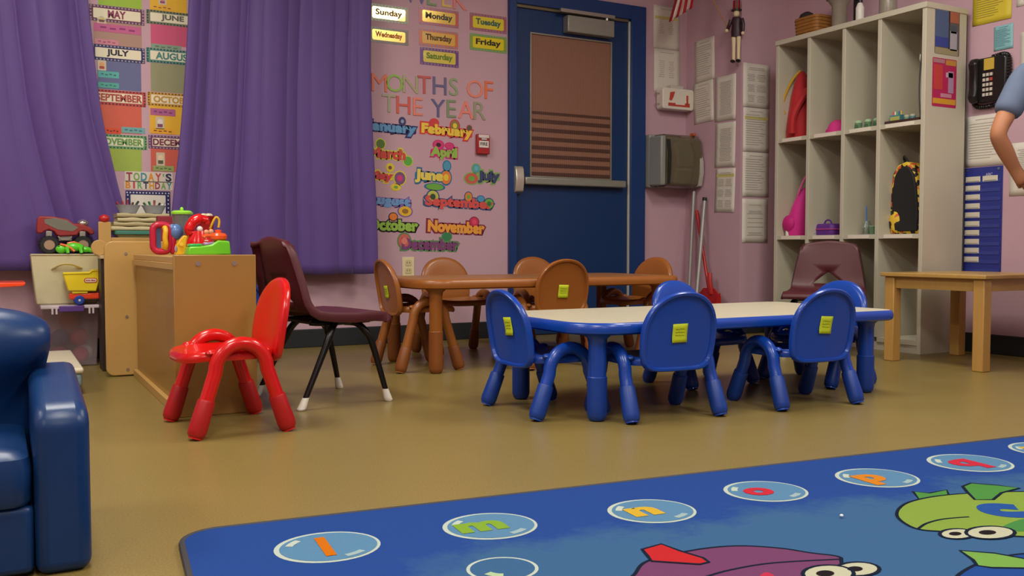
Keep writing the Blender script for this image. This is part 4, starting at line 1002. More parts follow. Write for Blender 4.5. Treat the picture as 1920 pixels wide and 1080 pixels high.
# ------------------------------------------------------------------ wooden table at right
mapleT = wood('birch_wood', (178, 140, 76), .38, .14, (4, 30, 4), coat=.1)
mapleV = wood('birch_wood_upright', (180, 138, 74), .4, .14, (30, 30, 3))
tx0, tx1, ty0, ty1, tz = 3.925, 4.50, 2.69, 3.245, .447
wt = thing('wooden_table', 'square birch wood table beside the cubby shelf', 'table', ((tx0+tx1)/2, (ty0+ty1)/2, 0))
hx_, hy_ = (tx1-tx0)/2, (ty1-ty0)/2
MB().box(-hx_-.012, hx_+.012, -hy_-.012, hy_+.012, tz-.02, tz).build('tabletop', mapleT, wt, bev=.004)
for sx in (-1, 1):
    for sy in (-1, 1): MB().box(sx*(hx_-.032)-.028, sx*(hx_-.032)+.028, sy*(hy_-.032)-.028, sy*(hy_-.032)+.028, 0, tz-.02).build('leg', mapleV, wt, bev=.004)
for s in (-1, 1):
    MB().box(-hx_+.06, hx_-.06, s*(hy_-.03)-.01, s*(hy_-.03)+.01, tz-.078, tz-.02).build('apron', mapleT, wt)
    MB().box(s*(hx_-.03)-.01, s*(hx_-.03)+.01, -hy_+.06, hy_-.06, tz-.078, tz-.02).build('apron', mapleT, wt)
# ------------------------------------------------------------------ maple cabinets at left
mapA = wood('maple_panel', (152, 114, 54), .36, .07, (8, 8, 2), coat=.1)
mapB = wood('maple_light', (182, 144, 82), .38, .07, (8, 8, 2), coat=.1)
bolt = mat('steel_bolt', (190, 185, 170), .25, metal=.9)
ax0, ax1, ay0, ay1, az = .503, .775, 3.262, 4.43, .545
ca = thing('maple_cabinet', 'low maple cabinet with two bolts on its end panel, behind the red chair', 'cabinet', (ax0, ay0, 0))
aw, al = ax1-ax0, ay1-ay0
ep = MB().box(0, aw, 0, .018, 0.0, az+.002).build('end_panel', mapA, ca, bev=.003)
for fx in (.29, .73): MB().lathe([(0, -.004), (.007, -.003), (.0085, 0), (.0085, .002)], (aw*fx, 0, az-.028), 14, axis='y').build('bolt', bolt, ep)
for o in kids(ep): o.data.transform(M.Translation((0, 0, 0)))
MB().box(.012, aw-.004, .018, al, az-.026, az-.004).build('top_board', mapB, ca, bev=.003)
MB().box(.022, aw-.03, .018, al-.002, .03, az-.026).build('body', mapA, ca)
MB().box(.004, .022, .018, al-.004, 0, .032).build('base_rail', mapB, ca, bev=.002)
MB().box(.006, .022, .018, al-.004, az-.05, az-.026).build('side_rail', mapB, ca, bev=.002)
bx0, bx1, by, bzh = .398, .70, 4.45, .600
cb = thing('maple_shelf_unit', 'maple shelf unit with rounded end panel and screws, left of the cabinet', 'shelf unit', (bx0, by, 0))
bw = bx1-bx0
def rp(x0, x1, z0, z1, r): return rrect(x1-x0, z1-z0, r, 8, (x0+x1)/2, (z0+z1)/2)
pn = MB().prism(rp(0, bw, 0.004, bzh, .035), 0, .022, 'y').build('back_panel', mapB, cb, bev=.004)
for z in (.03, .265, .545): 
    MB().lathe([(0, -.0025), (.006, -.002), (.007, 0), (.007, .002)], (.088, 0, z), 12, axis='y').build('screw', bolt, pn)
for z in (.05, .32, .575): MB().box(.068, bw-.018, .022, .18, z-.018, z).build('shelf', mapB, cb)
for x in (.05, bw-.018): MB().box(x, x+.018, .022, .18, .0, bzh-.02).build('side_panel', mapB, cb)
# play unit behind with upright post and red knob
p = ony(200, 450, 4.84)
pu = thing('play_unit', 'taller maple play unit with a red corner cap behind the fabric bin', 'play unit', (p.x, 4.84, 0))
zt_ = ony(203, 402, 4.84).z
MB().box(-.035, .02, 0, .02, 0, zt_-.035).build('side_post', mapB, pu, bev=.003)
MB().ell((-.008, .01, zt_-.02), (.024, .02, .02), 14).build('red_cap', mat('red_plastic', (178, 34, 36)), pu)
MB().box(.02, .36, .0, .2, .60, .62).build('top_shelf', mapB, pu, bev=.002); MB().box(.34, .36, 0, .2, 0, .60).build('far_side_panel', mapB, pu); MB().box(.02, .34, .18, .2, .0, .60).build('rear_panel', mapB, pu)
# dark bookcase between the bins and the cabinet
p0, p1 = ony(187, 480, 4.72), ony(203, 480, 4.72)
bk = thing('dark_bookcase', 'narrow dark bookcase with pale top wedged behind the maple shelf unit', 'bookcase', (p0.x, 4.66, 0))
dk = mat('dark_brown_wood', (48, 36, 30), .5, .2, 12)
bw2 = .16; zt2 = ony(190, 479, 4.7).z
b = MB(); b.box(0, .012, .012, .16, 0, zt2-.015); b.box(bw2-.012, bw2, 0, .16, 0, zt2-.015); b.box(.012, bw2-.012, .148, .16, 0, zt2-.015)
for z in (.03, .2, .36): b.box(.012, bw2-.012, .0, .148, z-.012, z)
b.build('carcass', dk, bk)
MB().box(-.004, bw2+.004, -.004, .16, zt2-.015, zt2).build('top_board', mat('pale_board', (190, 170, 125), .5), bk, bev=.002)
for k, (z, col_, rr, lab) in enumerate(((.3605, (150, 60, 60), .022, 'red toy block on the upper shelf of the dark bookcase'), (.2005, (110, 70, 140), .022, 'purple toy block on the middle shelf of the dark bookcase'), (.0305, (170, 175, 50), .026, 'yellow green toy block on the lowest shelf of the dark bookcase'))):
    o = MB().box(-rr, rr, -rr, rr, 0, rr*2.6).build('toy_block', pmat(col_, .35), loc=(p0.x+.045, 4.70, z), bev=.005); tag(o, lab, 'toy block')
o = MB().prism(circ(0, .036, .036, .037, 24), -.008, .008, 'y').build('wooden_disc', mapB, loc=(ony(186, 460, 4.75).x, 4.75, zt2), bev=.003); tag(o, 'round pale wooden disc standing on the dark bookcase', 'wooden disc')

# ------------------------------------------------------------------ bins and toys on the left
fbx0, fbx1, fby = .122, .424, 4.90
cl0, cl1 = .168, .412
cbn = thing('clear_bin', 'clear plastic bin full of toys with white lid and purple latch', 'plastic bin', ((cl0+cl1)/2, 4.93, 0))
clr = mat('clear_bin_plastic', (176, 160, 164), .25, .02, 8, alpha=.30)
hw_ = (cl1-cl0)/2; dpt = .17
def taper(k, z, q=0): return [V((x_*(hw_-.012*k-q), dpt/2+y_*(dpt/2-.01*k-q), z)) for x_, y_ in ((-1, -1), (1, -1), (1, 1), (-1, 1))]
MB().rings([taper(1, .003), taper(0, .285), taper(0, .285, .003), taper(1, .006, .003)]).build('tub', clr, cbn, bev=.004)
ld_ = MB().box(-hw_-.012, hw_+.012, -.118, dpt+.012, .286, .302).build('lid', mat('translucent_lid', (212, 200, 205), .3, trans=.2), cbn, bev=.004)
b = MB()
for x in (-.085, -.068, .072, .088): b.box(x-.004, x+.004, -.119, -.113, .262, .29)
b.build('lid_ribs', mat('translucent_lid', (212, 200, 205)), ld_)
MB().box(-.058, .05, -.127, -.117, .272, .301).build('purple_latch', mat('purple_plastic', (88, 58, 128), .35), ld_, bev=.004)
rnd = random.Random(3)
for k, (x, y, z, r, col_, nm) in enumerate(((-.055, .06, .046, .042, (200, 75, 125), 'pink toy ball at the bottom left of the clear bin'), (.045, .065, .044, .04, (225, 95, 120), 'rose pink toy ball at the bottom right of the clear bin'),
        (-.05, .075, .13, .043, (70, 90, 150), 'blue toy ball at mid height in the clear bin'), (.04, .075, .13, .044, (200, 60, 70), 'red toy ball at mid height in the clear bin'),
        (-.0, .08, .215, .05, (200, 130, 80), 'orange toy ball on top inside the clear bin'), (.07, .17, .045, .042, (210, 205, 205), 'white toy ball at the back of the clear bin'))):
    o = MB().ell((0, 0, 0), (r, r, r), 18).build('toy_ball', pmat(col_, .5), loc=((cl0+cl1)/2+x*.92, 4.935+y, z+.005)); tag(o, nm, 'toy ball', 'toys inside the clear bin')
z0 = .3025
fb = thing('fabric_bin', 'beige fabric storage bin with handle on top of the clear bin', 'storage bin', ((fbx0+fbx1)/2, fby, z0))
can = mat('beige_canvas', (192, 184, 148), .75, .06, 30, bump=.15, bscale=500)
h2 = (fbx1-fbx0)/2; zb_ = .54-z0
def tp(sx, z, y0, y1, q=0): return [V((-sx+q, y0+q, z)), V((sx-q, y0+q, z)), V((sx-q, y1-q, z)), V((-sx+q, y1-q, z))]
MB().rings([tp(h2-.02, 0, .015, .18), tp(h2, zb_, .0, .19)]).build('bin_body', can, fb, bev=.006)
MB().box(-h2+.002, h2-.002, -.004, .192, zb_-.004, zb_+.002).build('rim', can, fb, bev=.002)
MB().tube(bez([(-.06, .004, zb_-.07), (-.05, -.006, zb_-.062), (-.02, -.018, zb_-.048), (.02, -.018, zb_-.048), (.05, -.006, zb_-.06), (.062, .004, zb_-.066)], 6), .009, 8, flat=.45).build('handle', mat('cream_webbing', (206, 190, 140), .7), fb)
zt3 = .5425
# monster truck
tw0 = ony(68, 440, 5.0).x; tw1 = ony(176, 440, 5.0).x
mt = thing('toy_monster_truck', 'dark red toy monster truck with big black wheels on the fabric bin', 'toy truck', ((tw0+tw1)/2, 5.012, zt3))
L = tw1-tw0; rd = mat('worn_red_paint', (142, 46, 46), .4, .25, 25); ty = mat('toy_tyre_rubber', (26, 27, 28), .6, .1, 40); chm = mat('toy_chrome', (215, 210, 200), .15, metal=.9)
body = [(-.5, .44), (-.495, .55), (-.475, .68), (-.44, .715), (-.2, .705), (.03, .665), (.14, .58), (.3, .555), (.43, .51), (.5, .43), (.5, .38), (.42, .36), (.38, .41), (.31, .44), (.24, .41), (.2, .345), (-.1, .33), (-.16, .345), (-.2, .42), (-.29, .455), (-.37, .42), (-.4, .38), (-.49, .39)]
bd = MB().prism([(a*L, c*L) for a, c in body], -.05, .05, 'y').build('body', rd, mt, bev=.008)
gls = mat('truck_grey_panel', (112, 112, 100), .35)
MB().prism([(a*L, c*L) for a, c in ((-.36, .65), (-.18, .68), (.02, .64), (.12, .56), (.22, .5), (.12, .43), (-.14, .46), (-.36, .58))], -.0512, .0512, 'y').build('window_panel', gls, bd)
b = MB().ell((.31*L, 0, .585*L), (.027, .03, .021), 14); b.cyl((.31*L, 0, .5*L), (.31*L, 0, .56*L), .016); b.build('chrome_engine', chm, bd)
b = MB(); b.tube([(-.14*L, -.058, .33*L), (-.08*L, -.06, .265*L), (.05*L, -.06, .265*L), (.1*L, -.058, .33*L)], .004, 6); b.tube([(-.14*L, .058, .33*L), (-.08*L, .06, .265*L), (.05*L, .06, .265*L), (.1*L, .058, .33*L)], .004, 6); b.box(-.12*L, .1*L, -.04, .04, .25*L, .345*L); b.build('chassis', mat('grey_chassis', (150, 145, 135), .4, metal=.4), mt)
for wx in (-.29, .29):
    MB().cyl((wx*L, -.05, .17*L), (wx*L, .05, .17*L), .007).build('axle', chm, mt)
    for s in (-1, 1):
        MB().box(wx*L-.013, wx*L+.013, s*.045-.006, s*.045+.006, .2*L, .43*L).build('suspension_strut', mat('grey_chassis', (150, 145, 135)), mt, bev=.003)
        b = MB(); r = .17*L; pr = [(r*.55, -.026), (r*.9, -.026), (r, -.018), (r, .018), (r*.9, .026), (r*.55, .026)]
        b.lathe(pr+[pr[0]], (wx*L, s*.05, r), 26, axis='y')
        for k in range(18): a = 2*pi*k/18; b.box(-.005, .005, s*.05-.022, s*.05+.022, r*.95, r*1.0, Mx=M.Translation((wx*L, 0, r)) @ M.Rotation(a, 4, 'Y'))
        wl = b.build('wheel', ty, mt)
        MB().lathe([(0, -.018), (r*.2, -.02), (r*.25, -.012), (r*.5, -.016), (r*.57, -.024), (r*.57, .024), (0, .024)], (wx*L, s*.05, r), 22, axis='y').build('hub', mat('bronze_hub', (176, 150, 124), .35, metal=.5), wl)
# green dinosaur toy
gx = ony(139, 470, 4.925).x
dn = thing('toy_lizard', 'small bright green toy lizard with orange stripe crouching before the truck', 'toy animal', (gx, 4.922, zt3))
gp, op = plastic('lime_toy_green', (88, 200, 40)), plastic('toy_orange', (220, 100, 35))
b = MB(); b.ell((0, 0, .032), (.045, .02, .021), 16); b.ell((-.055, -.004, .022), (.026, .015, .02), 14); b.ell((.05, 0, .02), (.028, .014, .014), 14)
b.tube([(.06, 0, .02), (.085, -.004, .012), (.1, 0, .005)], [.012, .008, .004], 8)
for x in (-.028, .03):
    for s in (-1, 1): b.tube([(x, s*.012, .03), (x-.004, s*.026, .022), (x, s*.03, .004)], [.012, .009, .007], 8)
b.build('body', gp, dn)
b = MB(); b.tube([(-.06, -.008, .045), (-.04, -.014, .04), (-.02, -.02, .03), (.0, -.02, .012)], .006, 8); b.tube([(-.03, 0, .05), (0, 0, .055), (.03, 0, .045)], [.004, .006, .003], 8); b.build('orange_stripe', op, dn)
b = MB()
for s in (-1, 1): b.ell((-.066, s*.011, .034), .004, 8)
b.build('eyes', pmat((30, 30, 30), .3), dn)
# dump truck on the lid
dx = ony(155, 540, 4.868).x
dt = thing('toy_dump_truck', 'toy dump truck with yellow bucket and orange body before the fabric bin', 'toy truck', (dx, 4.852, z0))
yl = plastic('toy_yellow', (226, 202, 34)); og = plastic('toy_red_orange', (222, 66, 30)); bl = plastic('toy_blue_wheel', (36, 66, 150))
k_ = .185
bkt = [(-.47, .83), (-.46, .77), (-.35, .36), (.3, .34), (.41, .74), (.5, .86), (.47, .9), (.22, .9), (.16, .84)]
bu = MB().prism([(a*k_, c*k_) for a, c in bkt], -.036, .034, 'y').build('bucket', yl, dt, bev=.006)
MB().tube([(a*k_, -.037, c*k_-.002) for a, c in ((-.46, .81), (.15, .82), (.21, .88), (.47, .885))], .004, 6).build('bucket_rim', yl, bu)
lg = MB().prism(rrect(.058, .023, .0115, 6, .17*k_, .62*k_), -.0375, -.036, 'y').build('logo_plate', pmat((176, 40, 36), .35), bu)
MB().prism(rrect(.051, .017, .0085, 6, .17*k_, .62*k_), -.0382, -.0374, 'y').build('logo_white', pmat((220, 205, 185), .35), lg)
MB().text('little tikes', .01, .0002, .0004, Mx=M.Translation((.17*k_, -.0384, .62*k_)) @ M.Rotation(pi/2, 4, 'X'), fit=(.042, .008)).build('logo_lettering', pmat((176, 50, 46), .4), lg)
b = MB(); b.box(-.33*k_, .62*k_, -.026, .026, .14*k_, .3*k_); b.box(.42*k_, .68*k_, -.03, .03, .15*k_, .55*k_); b.build('chassis', og, dt, bev=.006)
MB().box(-.26*k_, .1*k_, -.03, .03, .29*k_, .36*k_).build('bucket_hinge', yl, dt, bev=.002)
for wx in (-.1, .48):
    for s in (-1, 1):
        wl = MB().lathe([(0, -.013), (.018, -.013), (.0225, -.009), (.0225, .009), (.018, .013), (0, .013)], (wx*k_, s*.036, .0225), 20, axis='y').build('wheel', bl, dt)
        MB().lathe([(0, -.016), (.006, -.0155), (.008, -.012), (.008, .012), (0, .0155)], (wx*k_, s*.036, .0225), 14, axis='y').build('hub', pmat((190, 195, 210), .3), wl)
# folded mats, teal lidded box and bowls on the play unit
ux0, ux1 = ony(212, 440, 4.9).x, ony(318, 440, 4.9).x
bxc = (ux0+ux1)/2; zz = .6205
bxo = thing('teal_lid_box', 'clear box with teal lid under the folded beige mats', 'storage box', (bxc, 4.935, zz))
zl = ony(260, 433, 4.86).z; zb2 = ony(260, 440, 4.86).z
MB().rings([[V((p[0]*q, p[1]*q, z)) for p in rrect((ux1-ux0)*.92, .17, .012, 4)] for z, q in ((0, .94), (zb2-zz, 1))]).build('box_body', mat('olive_clear_plastic', (130, 125, 85), .25, trans=.3), bxo)
MB().prism(rrect((ux1-ux0)*.98, .18, .014, 4), zb2-zz, zl-zz).build('lid', mat('teal_plastic', (60, 120, 105), .4), bxo, bev=.003)
mat_names = ['lowest', 'second', 'third', 'topmost']
ztop = ony(262, 400, 4.86).z; hgt = (ztop-zl)/4
for k in range(4):
    sh = (-.012, -.004, .006, .004)[k]; wl_ = (ux1-ux0)*(1.06, .98, .92, .92)[k]
    def prf(q, y): return q
    b = MB(); pts = rrect(.17, hgt*.94, hgt*.45, 6, 0, hgt*.48)
    n = 16; rings = []
    for i in range(n+1):
        u = i/n-.5; rings.append([V((u*wl_, p[0]*(1+.03*sin(i*1.3+k)), max(.0004, p[1]+(.0035*sin(i*.9+k*2) if p[1] > hgt*.5 else 0)*(.6)))) for p in pts])
    b.rings(rings)
    o = b.build('folded_mat', mat('beige_mat_%d' % (k % 2), ((186, 176, 136), (170, 158, 118))[k % 2], .8, .08, 24, bump=.1), loc=(bxc+sh, 4.935, zl+.0006+hgt*k))
    tag(o, '%s beige folded mat of the stack behind the toys' % mat_names[k], 'mat', 'folded mats')
zbw = zl+hgt*4+.0016; zbt = ony(262, 384, 4.86).z; hb_ = zbt-zbw
bowl_m = mat('frosted_plastic', (186, 194, 206), .3, .03, 10, trans=.3)
cxs = [ony(243, 390, 4.86).x, ony(292, 390, 4.86).x]
for i, cx in enumerate(cxs):
    c = thing('frosted_bowl', ('left' if i == 0 else 'right')+' frosted bowl of markers on top of the folded mats', 'bowl', (cx, 4.925, zbw), 0, 'marker bowls')
    r = abs(cxs[1]-cxs[0])*.495
    MB().lathe([(0, 0), (r*.62, 0), (r*.7, .008), (r*.9, hb_*.8), (r, hb_), (r*.97, hb_), (r*.86, hb_*.8), (r*.66, .012), (0, .008)], n=26).build('bowl_body', bowl_m, c)
    cols = [(170, 60, 70), (190, 80, 90), (150, 50, 60), (120, 60, 60), (40, 36, 40)] if i == 0 else [(60, 120, 70), (70, 140, 80), (150, 60, 60), (40, 40, 42), (205, 200, 190)]
    nm = [['crimson', 'pink', 'dark red', 'brown', 'black'], ['dark green', 'green', 'red', 'black', 'white']][i]
    for k in range(5):
        a = (k-2)*.36+(.1 if i else -.1); x = (k-2)*r*.26
        p0 = V((x*.6, -.012+.01*(k % 2), .016)); p1 = V((x+sin(a)*.03, .004*k-.01, hb_+.012+.006*(k % 3)))
        o = MB().cyl(p0, p1, .0048, n=10); o = o.build('marker', pmat(cols[k], .4), loc=(cx, 4.925, zbw)); tag(o, '%s marker sticking out of the %s frosted bowl' % (nm[k], 'left' if i == 0 else 'right'), 'marker', 'markers in the bowls')
        MB().cyl(p1+(p0-p1)*.25, p1+(p1-p0).normalized()*.002, .0054, n=10).build('cap', pmat(tuple(int(v*.8) for v in cols[k]), .35), o)
# toys on the maple cabinet
zc = az-.0035
def X(px, Y): return ony(px, 470, Y).x
rf = plastic('crimson_toy', (182, 28, 58), .3); tb = plastic('toy_blue', (84, 118, 172)); tyw = plastic('toy_amber', (222, 172, 36))
Yt = 4.15
sc_ = (ony(330, 470, Yt).x-ony(281, 470, Yt).x)
rg = thing('toy_ring_frame', 'crimson toy play frame with blue window and yellow handle on the cabinet', 'toy', (X(303, Yt), Yt, zc))
hh = ony(300, 415, Yt).z-zc; ww = ony(325, 440, Yt).x-ony(280, 440, Yt).x
MB().tube([(p[0], 0, p[1]+hh/2) for p in rrect(ww-.028, hh-.028, .024, 6)], .0135, 12, loop=True).build('ring', rf, rg)
MB().box(-ww*.28, -ww*.02, .0, .006, hh*.2, hh*.82).build('window', plastic('toy_slate_blue', (70, 88, 128)), rg)
MB().tube(bez([(ww*.13, -.008, hh*.2), (ww*.15, -.02, hh*.3), (ww*.12, -.022, hh*.5), (ww*.15, -.02, hh*.72), (ww*.13, -.008, hh*.82)], 5), .011, 10).build('handle', tyw, rg)
b = MB().ell((ww*.62, .004, hh*.68), (.030, .026, .035), 16); b.ell((ww*.45, 0, hh*.8), (.016, .016, .018), 12); b.build('blue_knob', tb, rg)
b = MB().box(ww*.36, ww*.62, -.012, .02, 0.002, hh*.62); b.build('speaker_block', rf, rg, bev=.01)
bl_ = thing('toy_blender', 'clear toy blender with lime green lid and amber base', 'toy blender', (X(342, 4.24), 4.24, zc))
r = (ony(362, 440, 4.24).x-ony(321, 440, 4.24).x)/2; zj0 = ony(340, 441, 4.24).z-zc; zj1 = ony(340, 402, 4.24).z-zc
MB().lathe([(0, 0), (r*.85, 0), (r*.8, .01), (r*.6, zj0*.7), (r*.65, zj0), (0, zj0)], n=20).build('base', tyw, bl_)
MB().lathe([(0, zj0), (r*.68, zj0), (r*.92, zj1), (r*.88, zj1), (r*.64, zj0+.006), (0, zj0+.006)], n=22).build('jar', mat('clear_plastic', (205, 215, 205)), bl_)
b = MB().lathe([(0, zj1), (r, zj1), (r*1.02, zj1+.008), (r*.8, zj1+.016), (0, zj1+.018)], n=22); b.ell((0, 0, zj1+.022), (.008, .008, .01), 10); b.build('lid', plastic('lime_lid', (150, 214, 60)), bl_)
yb_ = thing('toy_slide_block', 'amber yellow toy block between the crimson frame and green toy', 'toy', (X(338, 4.05), 4.05, zc))
q = ony(338, 441, 4.05).z-zc; wv = (ony(346, 460, 4.05).x-ony(325, 460, 4.05).x)
MB().prism([(-wv*.5, 0), (wv*.45, 0), (wv*.5, q*.1), (wv*.42, q*.2), (wv*.5, q*.7), (wv*.6, q*.95), (wv*.3, q), (-wv*.1, q*.75), (-wv*.4, q*.5), (-wv*.38, q*.2), (-wv*.5, q*.1)], -.02, .02, 'y').build('block_body', tyw, yb_, bev=.004)
MB().ell((-wv*.45, -.02, q*.3), (.006, .003, .014), 10).build('grey_spot', pmat((150, 140, 150)), yb_)
MB().lathe([(0, 0), (.0085, .0), (.0085, .006), (0, .006)], (0, -.026, q*.55), 12, axis='y').build('button', plastic('amber_button', (230, 190, 60)), yb_)
rk = thing('toy_kettle', 'glossy red toy kettle with curled handle behind the green toy', 'toy kettle', (X(376, 4.1), 4.1, zc))
q1 = ony(370, 405, 4.1).z-zc; q2 = ony(370, 431, 4.1).z-zc; wk_ = ony(402, 450, 4.1).x-ony(344, 450, 4.1).x
rg_ = plastic('glossy_toy_red', (206, 20, 24), .15)
MB().lathe([(0, 0), (wk_*.5, 0), (wk_*.52, .012), (wk_*.42, q2*.6), (wk_*.3, q2*.95), (0, q2)], n=24, sy=.55).build('body', rg_, rk)
MB().tube(bez([(-wk_*.3, 0, q2*.84), (-wk_*.36, 0, q2*1.0), (-wk_*.22, 0, q1*.84), (-wk_*.02, 0, q1*.92), (wk_*.16, 0, q1*.9), (wk_*.22, 0, q1*.8)], 6), [.018]*6+[.022]*6+[.024]*8+[.018]*6+[.013]*5, 12).build('handle', rg_, rk)
b = MB().ell((-.004, -.012, q2*1.03), (.013, .011, .013), 12); b.build('white_knob', plastic('toy_white', (222, 214, 204)), rk)
b = MB(); b.ell((.022, -.016, q2*.9), (.012, .01, .012), 12); b.ell((.042, -.012, q2*.92), (.012, .01, .013), 12); b.build('peach_beads', plastic('toy_peach', (214, 146, 104)), rk)
b = MB()
for i in range(3): b.box(.004+.003*i, .02+.003*i, -wk_*.275, -wk_*.262, q2*.38+.009*i, q2*.38+.004+.009*i)
b.build('white_marks', plastic('toy_white', (222, 214, 204)), rk)
MB().tube(bez([(wk_*.32, .005, q2*1.05), (wk_*.5, .0, q2*1.5), (wk_*.62, 0, q2*1.4), (wk_*.6, 0, q2*1.1)], 5), .005, 8).build('yellow_loop', tyw, rk)
Yg = 3.92
gs = thing('toy_stove', 'lime green toy base with orange dial on the maple cabinet', 'toy', (X(389, Yg), Yg, zc))
g0, g1 = ony(347, 470, Yg).x-ony(389, 470, Yg).x, ony(429, 470, Yg).x-ony(389, 470, Yg).x
q = ony(390, 452, Yg).z-zc
gb = MB().prism([(g0, 0), (g1, 0), (g1*.93, q*1.0), (g1*.4, q*1.05), (g1*.1, q*.75), (g0*.4, q*.62), (g0*.9, q*.6)], -.05, .045, 'y').build('base', plastic('toy_green', (104, 190, 36)), gs, bev=.006)
MB().prism([(g0*.9, q*.6), (g0*.3, q*.62), (g0*.3, q*.82), (g0*.85, q*.8)], -.03, .03, 'y').build('teal_pad', plastic('toy_emerald', (50, 170, 90)), gs, bev=.004)
MB().prism([(g0*.2, q*.66), (g1*.3, q*.75), (g1*.3, q*.98), (g0*.2, q*.85)], -.025, .025, 'y').build('lilac_pad', plastic('toy_lilac', (150, 120, 165)), gs, bev=.004)
zk = q*1.02
dl = MB().lathe([(0, 0), (.026, 0), (.034, .008), (.035, .02), (.028, .03), (.012, .033), (.013, .044), (0, .046)], (g1*.5, -.006, zk), 22).build('orange_dial', plastic('toy_orange_dial', (232, 84, 30)), gs)
MB().tube(bez([(g1*.5-.03, -.01, zk+.02), (g1*.5-.05, -.012, zk+.02), (g1*.5-.06, -.014, zk+.012)], 4), .008, 8).build('dial_pointer', plastic('toy_orange_dial', (232, 84, 30)), dl)
rb = thing('toy_bucket', 'red rimmed toy bucket with small parts behind the red kettle', 'toy bucket', (X(388, 4.36), 4.36, zc))
q = ony(388, 405, 4.36).z-zc; r = (ony(402, 420, 4.36).x-ony(374, 420, 4.36).x)/2
MB().lathe([(0, 0), (r*.6, 0), (r*.75, q*.6), (r*.9, q*.62), (r, q*.95), (r*1.08, q*.97), (r*1.08, q), (r*.94, q), (r*.8, q*.66), (r*.66, q*.6), (r*.5, .006), (0, .006)], n=22).build('bucket_body', mat('bucket_red', (160, 32, 34), .3), rb)
b = MB()
for k in range(4): b.ell((cos(k*1.7)*r*.45, sin(k*1.7)*r*.45, q*1.0), (.014, .012, .012), 10)
b.build('pale_parts', plastic('toy_cream', (215, 200, 170)), rb)
o = MB().box(-.05, .05, -.03, .03, 0, ony(300, 405, 4.62).z-.5765).build('maroon_book_box', mat('maroon_box', (130, 30, 45), .5), loc=(X(316, 4.62), 4.62, .5765), bev=.004); tag(o, 'maroon box on the maple shelf unit beside the folded mats', 'box')

# ------------------------------------------------------------------ blue vinyl armchair at lower left
vin = mat('blue_vinyl', (15, 48, 94), .34, .08, 7, spec=.38, bump=.12, bscale=40)
arm = thing('toddler_armchair', 'dark blue vinyl toddler armchair at the lower left edge', 'armchair', (-.13, 1.95, 0))
# local: front is -y, width 0.52 (arms 0.085 each)
def arm_poly(): return [(-.165, 0), (.27, 0), (.27, .30), (.22, .335), (.05, .315), (-.1, .297), (-.14, .29), (-.163, .27)]
for s, nm in ((-1, 'far'), (1, 'near')):
    x0, x1 = (.172, .262) if s > 0 else (-.262, -.172)
    a_ = MB().prism(arm_poly(), x0, x1, 'x').build('armrest', vin, arm, bev=.022, seg=5)
MB().box(-.171, .171, -.155, .2, .006, .125).build('base', vin, arm, bev=.012, seg=3)
b = MB(); n = 14
def cush(u, v):
    x, y = (u-.5)*.338, -.165+v*.36
    e = min(1, min(u, 1-u)*9); f_ = min(1, min(v, 1-v)*9)
    return V((x, y, .175+.03*(e*f_)**.4+.012*sin(pi*u)*sin(pi*v)))
b.rings([[V((x*q, .015+y*q2_, z)) for x, y in [((p[0]), p[1]) for p in rrect(.338, .36, .03, 5)]] for z, q, q2_ in ((.126, .97, .97), (.135, 1, 1), (.19, 1, 1), (.208, .975, .975), (.218, .9, .9), (.224, .7, .7), (.226, .3, .3), (.2262, .02, .02))])
b.build('seat_cushion', vin, arm)
pr = [(.13, .12), (.155, .2), (.13, .27), (.10, .32), (.085, .36), (.09, .41), (.125, .45), (.18, .462), (.235, .445), (.265, .40), (.27, .3), (.272, .02), (.15, .02)]
rings = []
N = 26
for i in range(N+1):
    u = i/N*2-1; e = (1-abs(u)**2.7)**.5 if abs(u) < 1 else 0.0; e = max(e, .12)
    cy_, cz_ = .19, .33; rings.append([V((u*(.175+.05*max(0, min(1, (z-.28)/.1))), cy_+(y-cy_)*(.4+.6*e), (.375+(z-.375)*(.25+.75*e)) if z > .15 else z)) for y, z in pr])
bk_ = MB().rings(rings).build('backrest', vin, arm, subsurf=1, sharp=180)
for sx in (-1, 1):
    for y in (-.13, .22): MB().cyl((sx*.21, y, 0), (sx*.21, y, .006), .015).build('foot_glide', mat('black_rubber', (28, 28, 28)), arm)

# ------------------------------------------------------------------ white padded bench, orange toy table
wv_ = mat('white_vinyl', (214, 206, 182), .4, .04, 10, bump=.05, bscale=60); lb = mat('pale_blue_vinyl', (120, 146, 152), .45, .05, 10)
bn = thing('padded_mat_bench', 'low white padded bench with pale blue sides behind the armchair', 'bench', (.085, 4.33, 0))
MB().box(-.20, .185, -.36, .36, .03, .082).build('blue_core', lb, bn, bev=.012, seg=3)
MB().box(-.205, .19, -.365, .365, .082, .105).build('white_cushion', wv_, bn, bev=.01, seg=3)
b = MB()
for x in (-.1, .05): b.tube([(x, -.36, .1056), (x, .36, .1056)], .0016, 6)
b.build('seams', mat('grey_seam', (150, 145, 130), .6), bn)
b = MB()
for sx in (-.17, .155):
    for y in (-.3, .3): b.cyl((sx, y, 0), (sx, y, .032), .016)
b.build('feet', mat('tan_foot', (150, 110, 60), .5), bn)
q0, q1_ = ony(48, 535, 4.55), ony(0, 538, 4.55)
ot_ = thing('orange_toy_table', 'bright orange toy table corner at the left edge behind the armchair', 'toy table', (-.14, 4.62, 0))
zt4 = ony(20, 530, 4.55).z
orP = plastic('bright_orange_plastic', (236, 74, 26))
xr = q0.x+.14
MB().prism([(-.28, zt4-.032), (-.14, zt4-.036), (xr-.01, zt4-.016), (xr, zt4-.010), (xr, zt4), (-.28, zt4)], -.07, .2, 'y').build('tabletop', orP, ot_, bev=.004)
for x in (-.22, -.12):
    for y in (-.03, .16): MB().cyl((x, y, 0), (x, y, zt4-.03), .014).build('leg', orP, ot_)

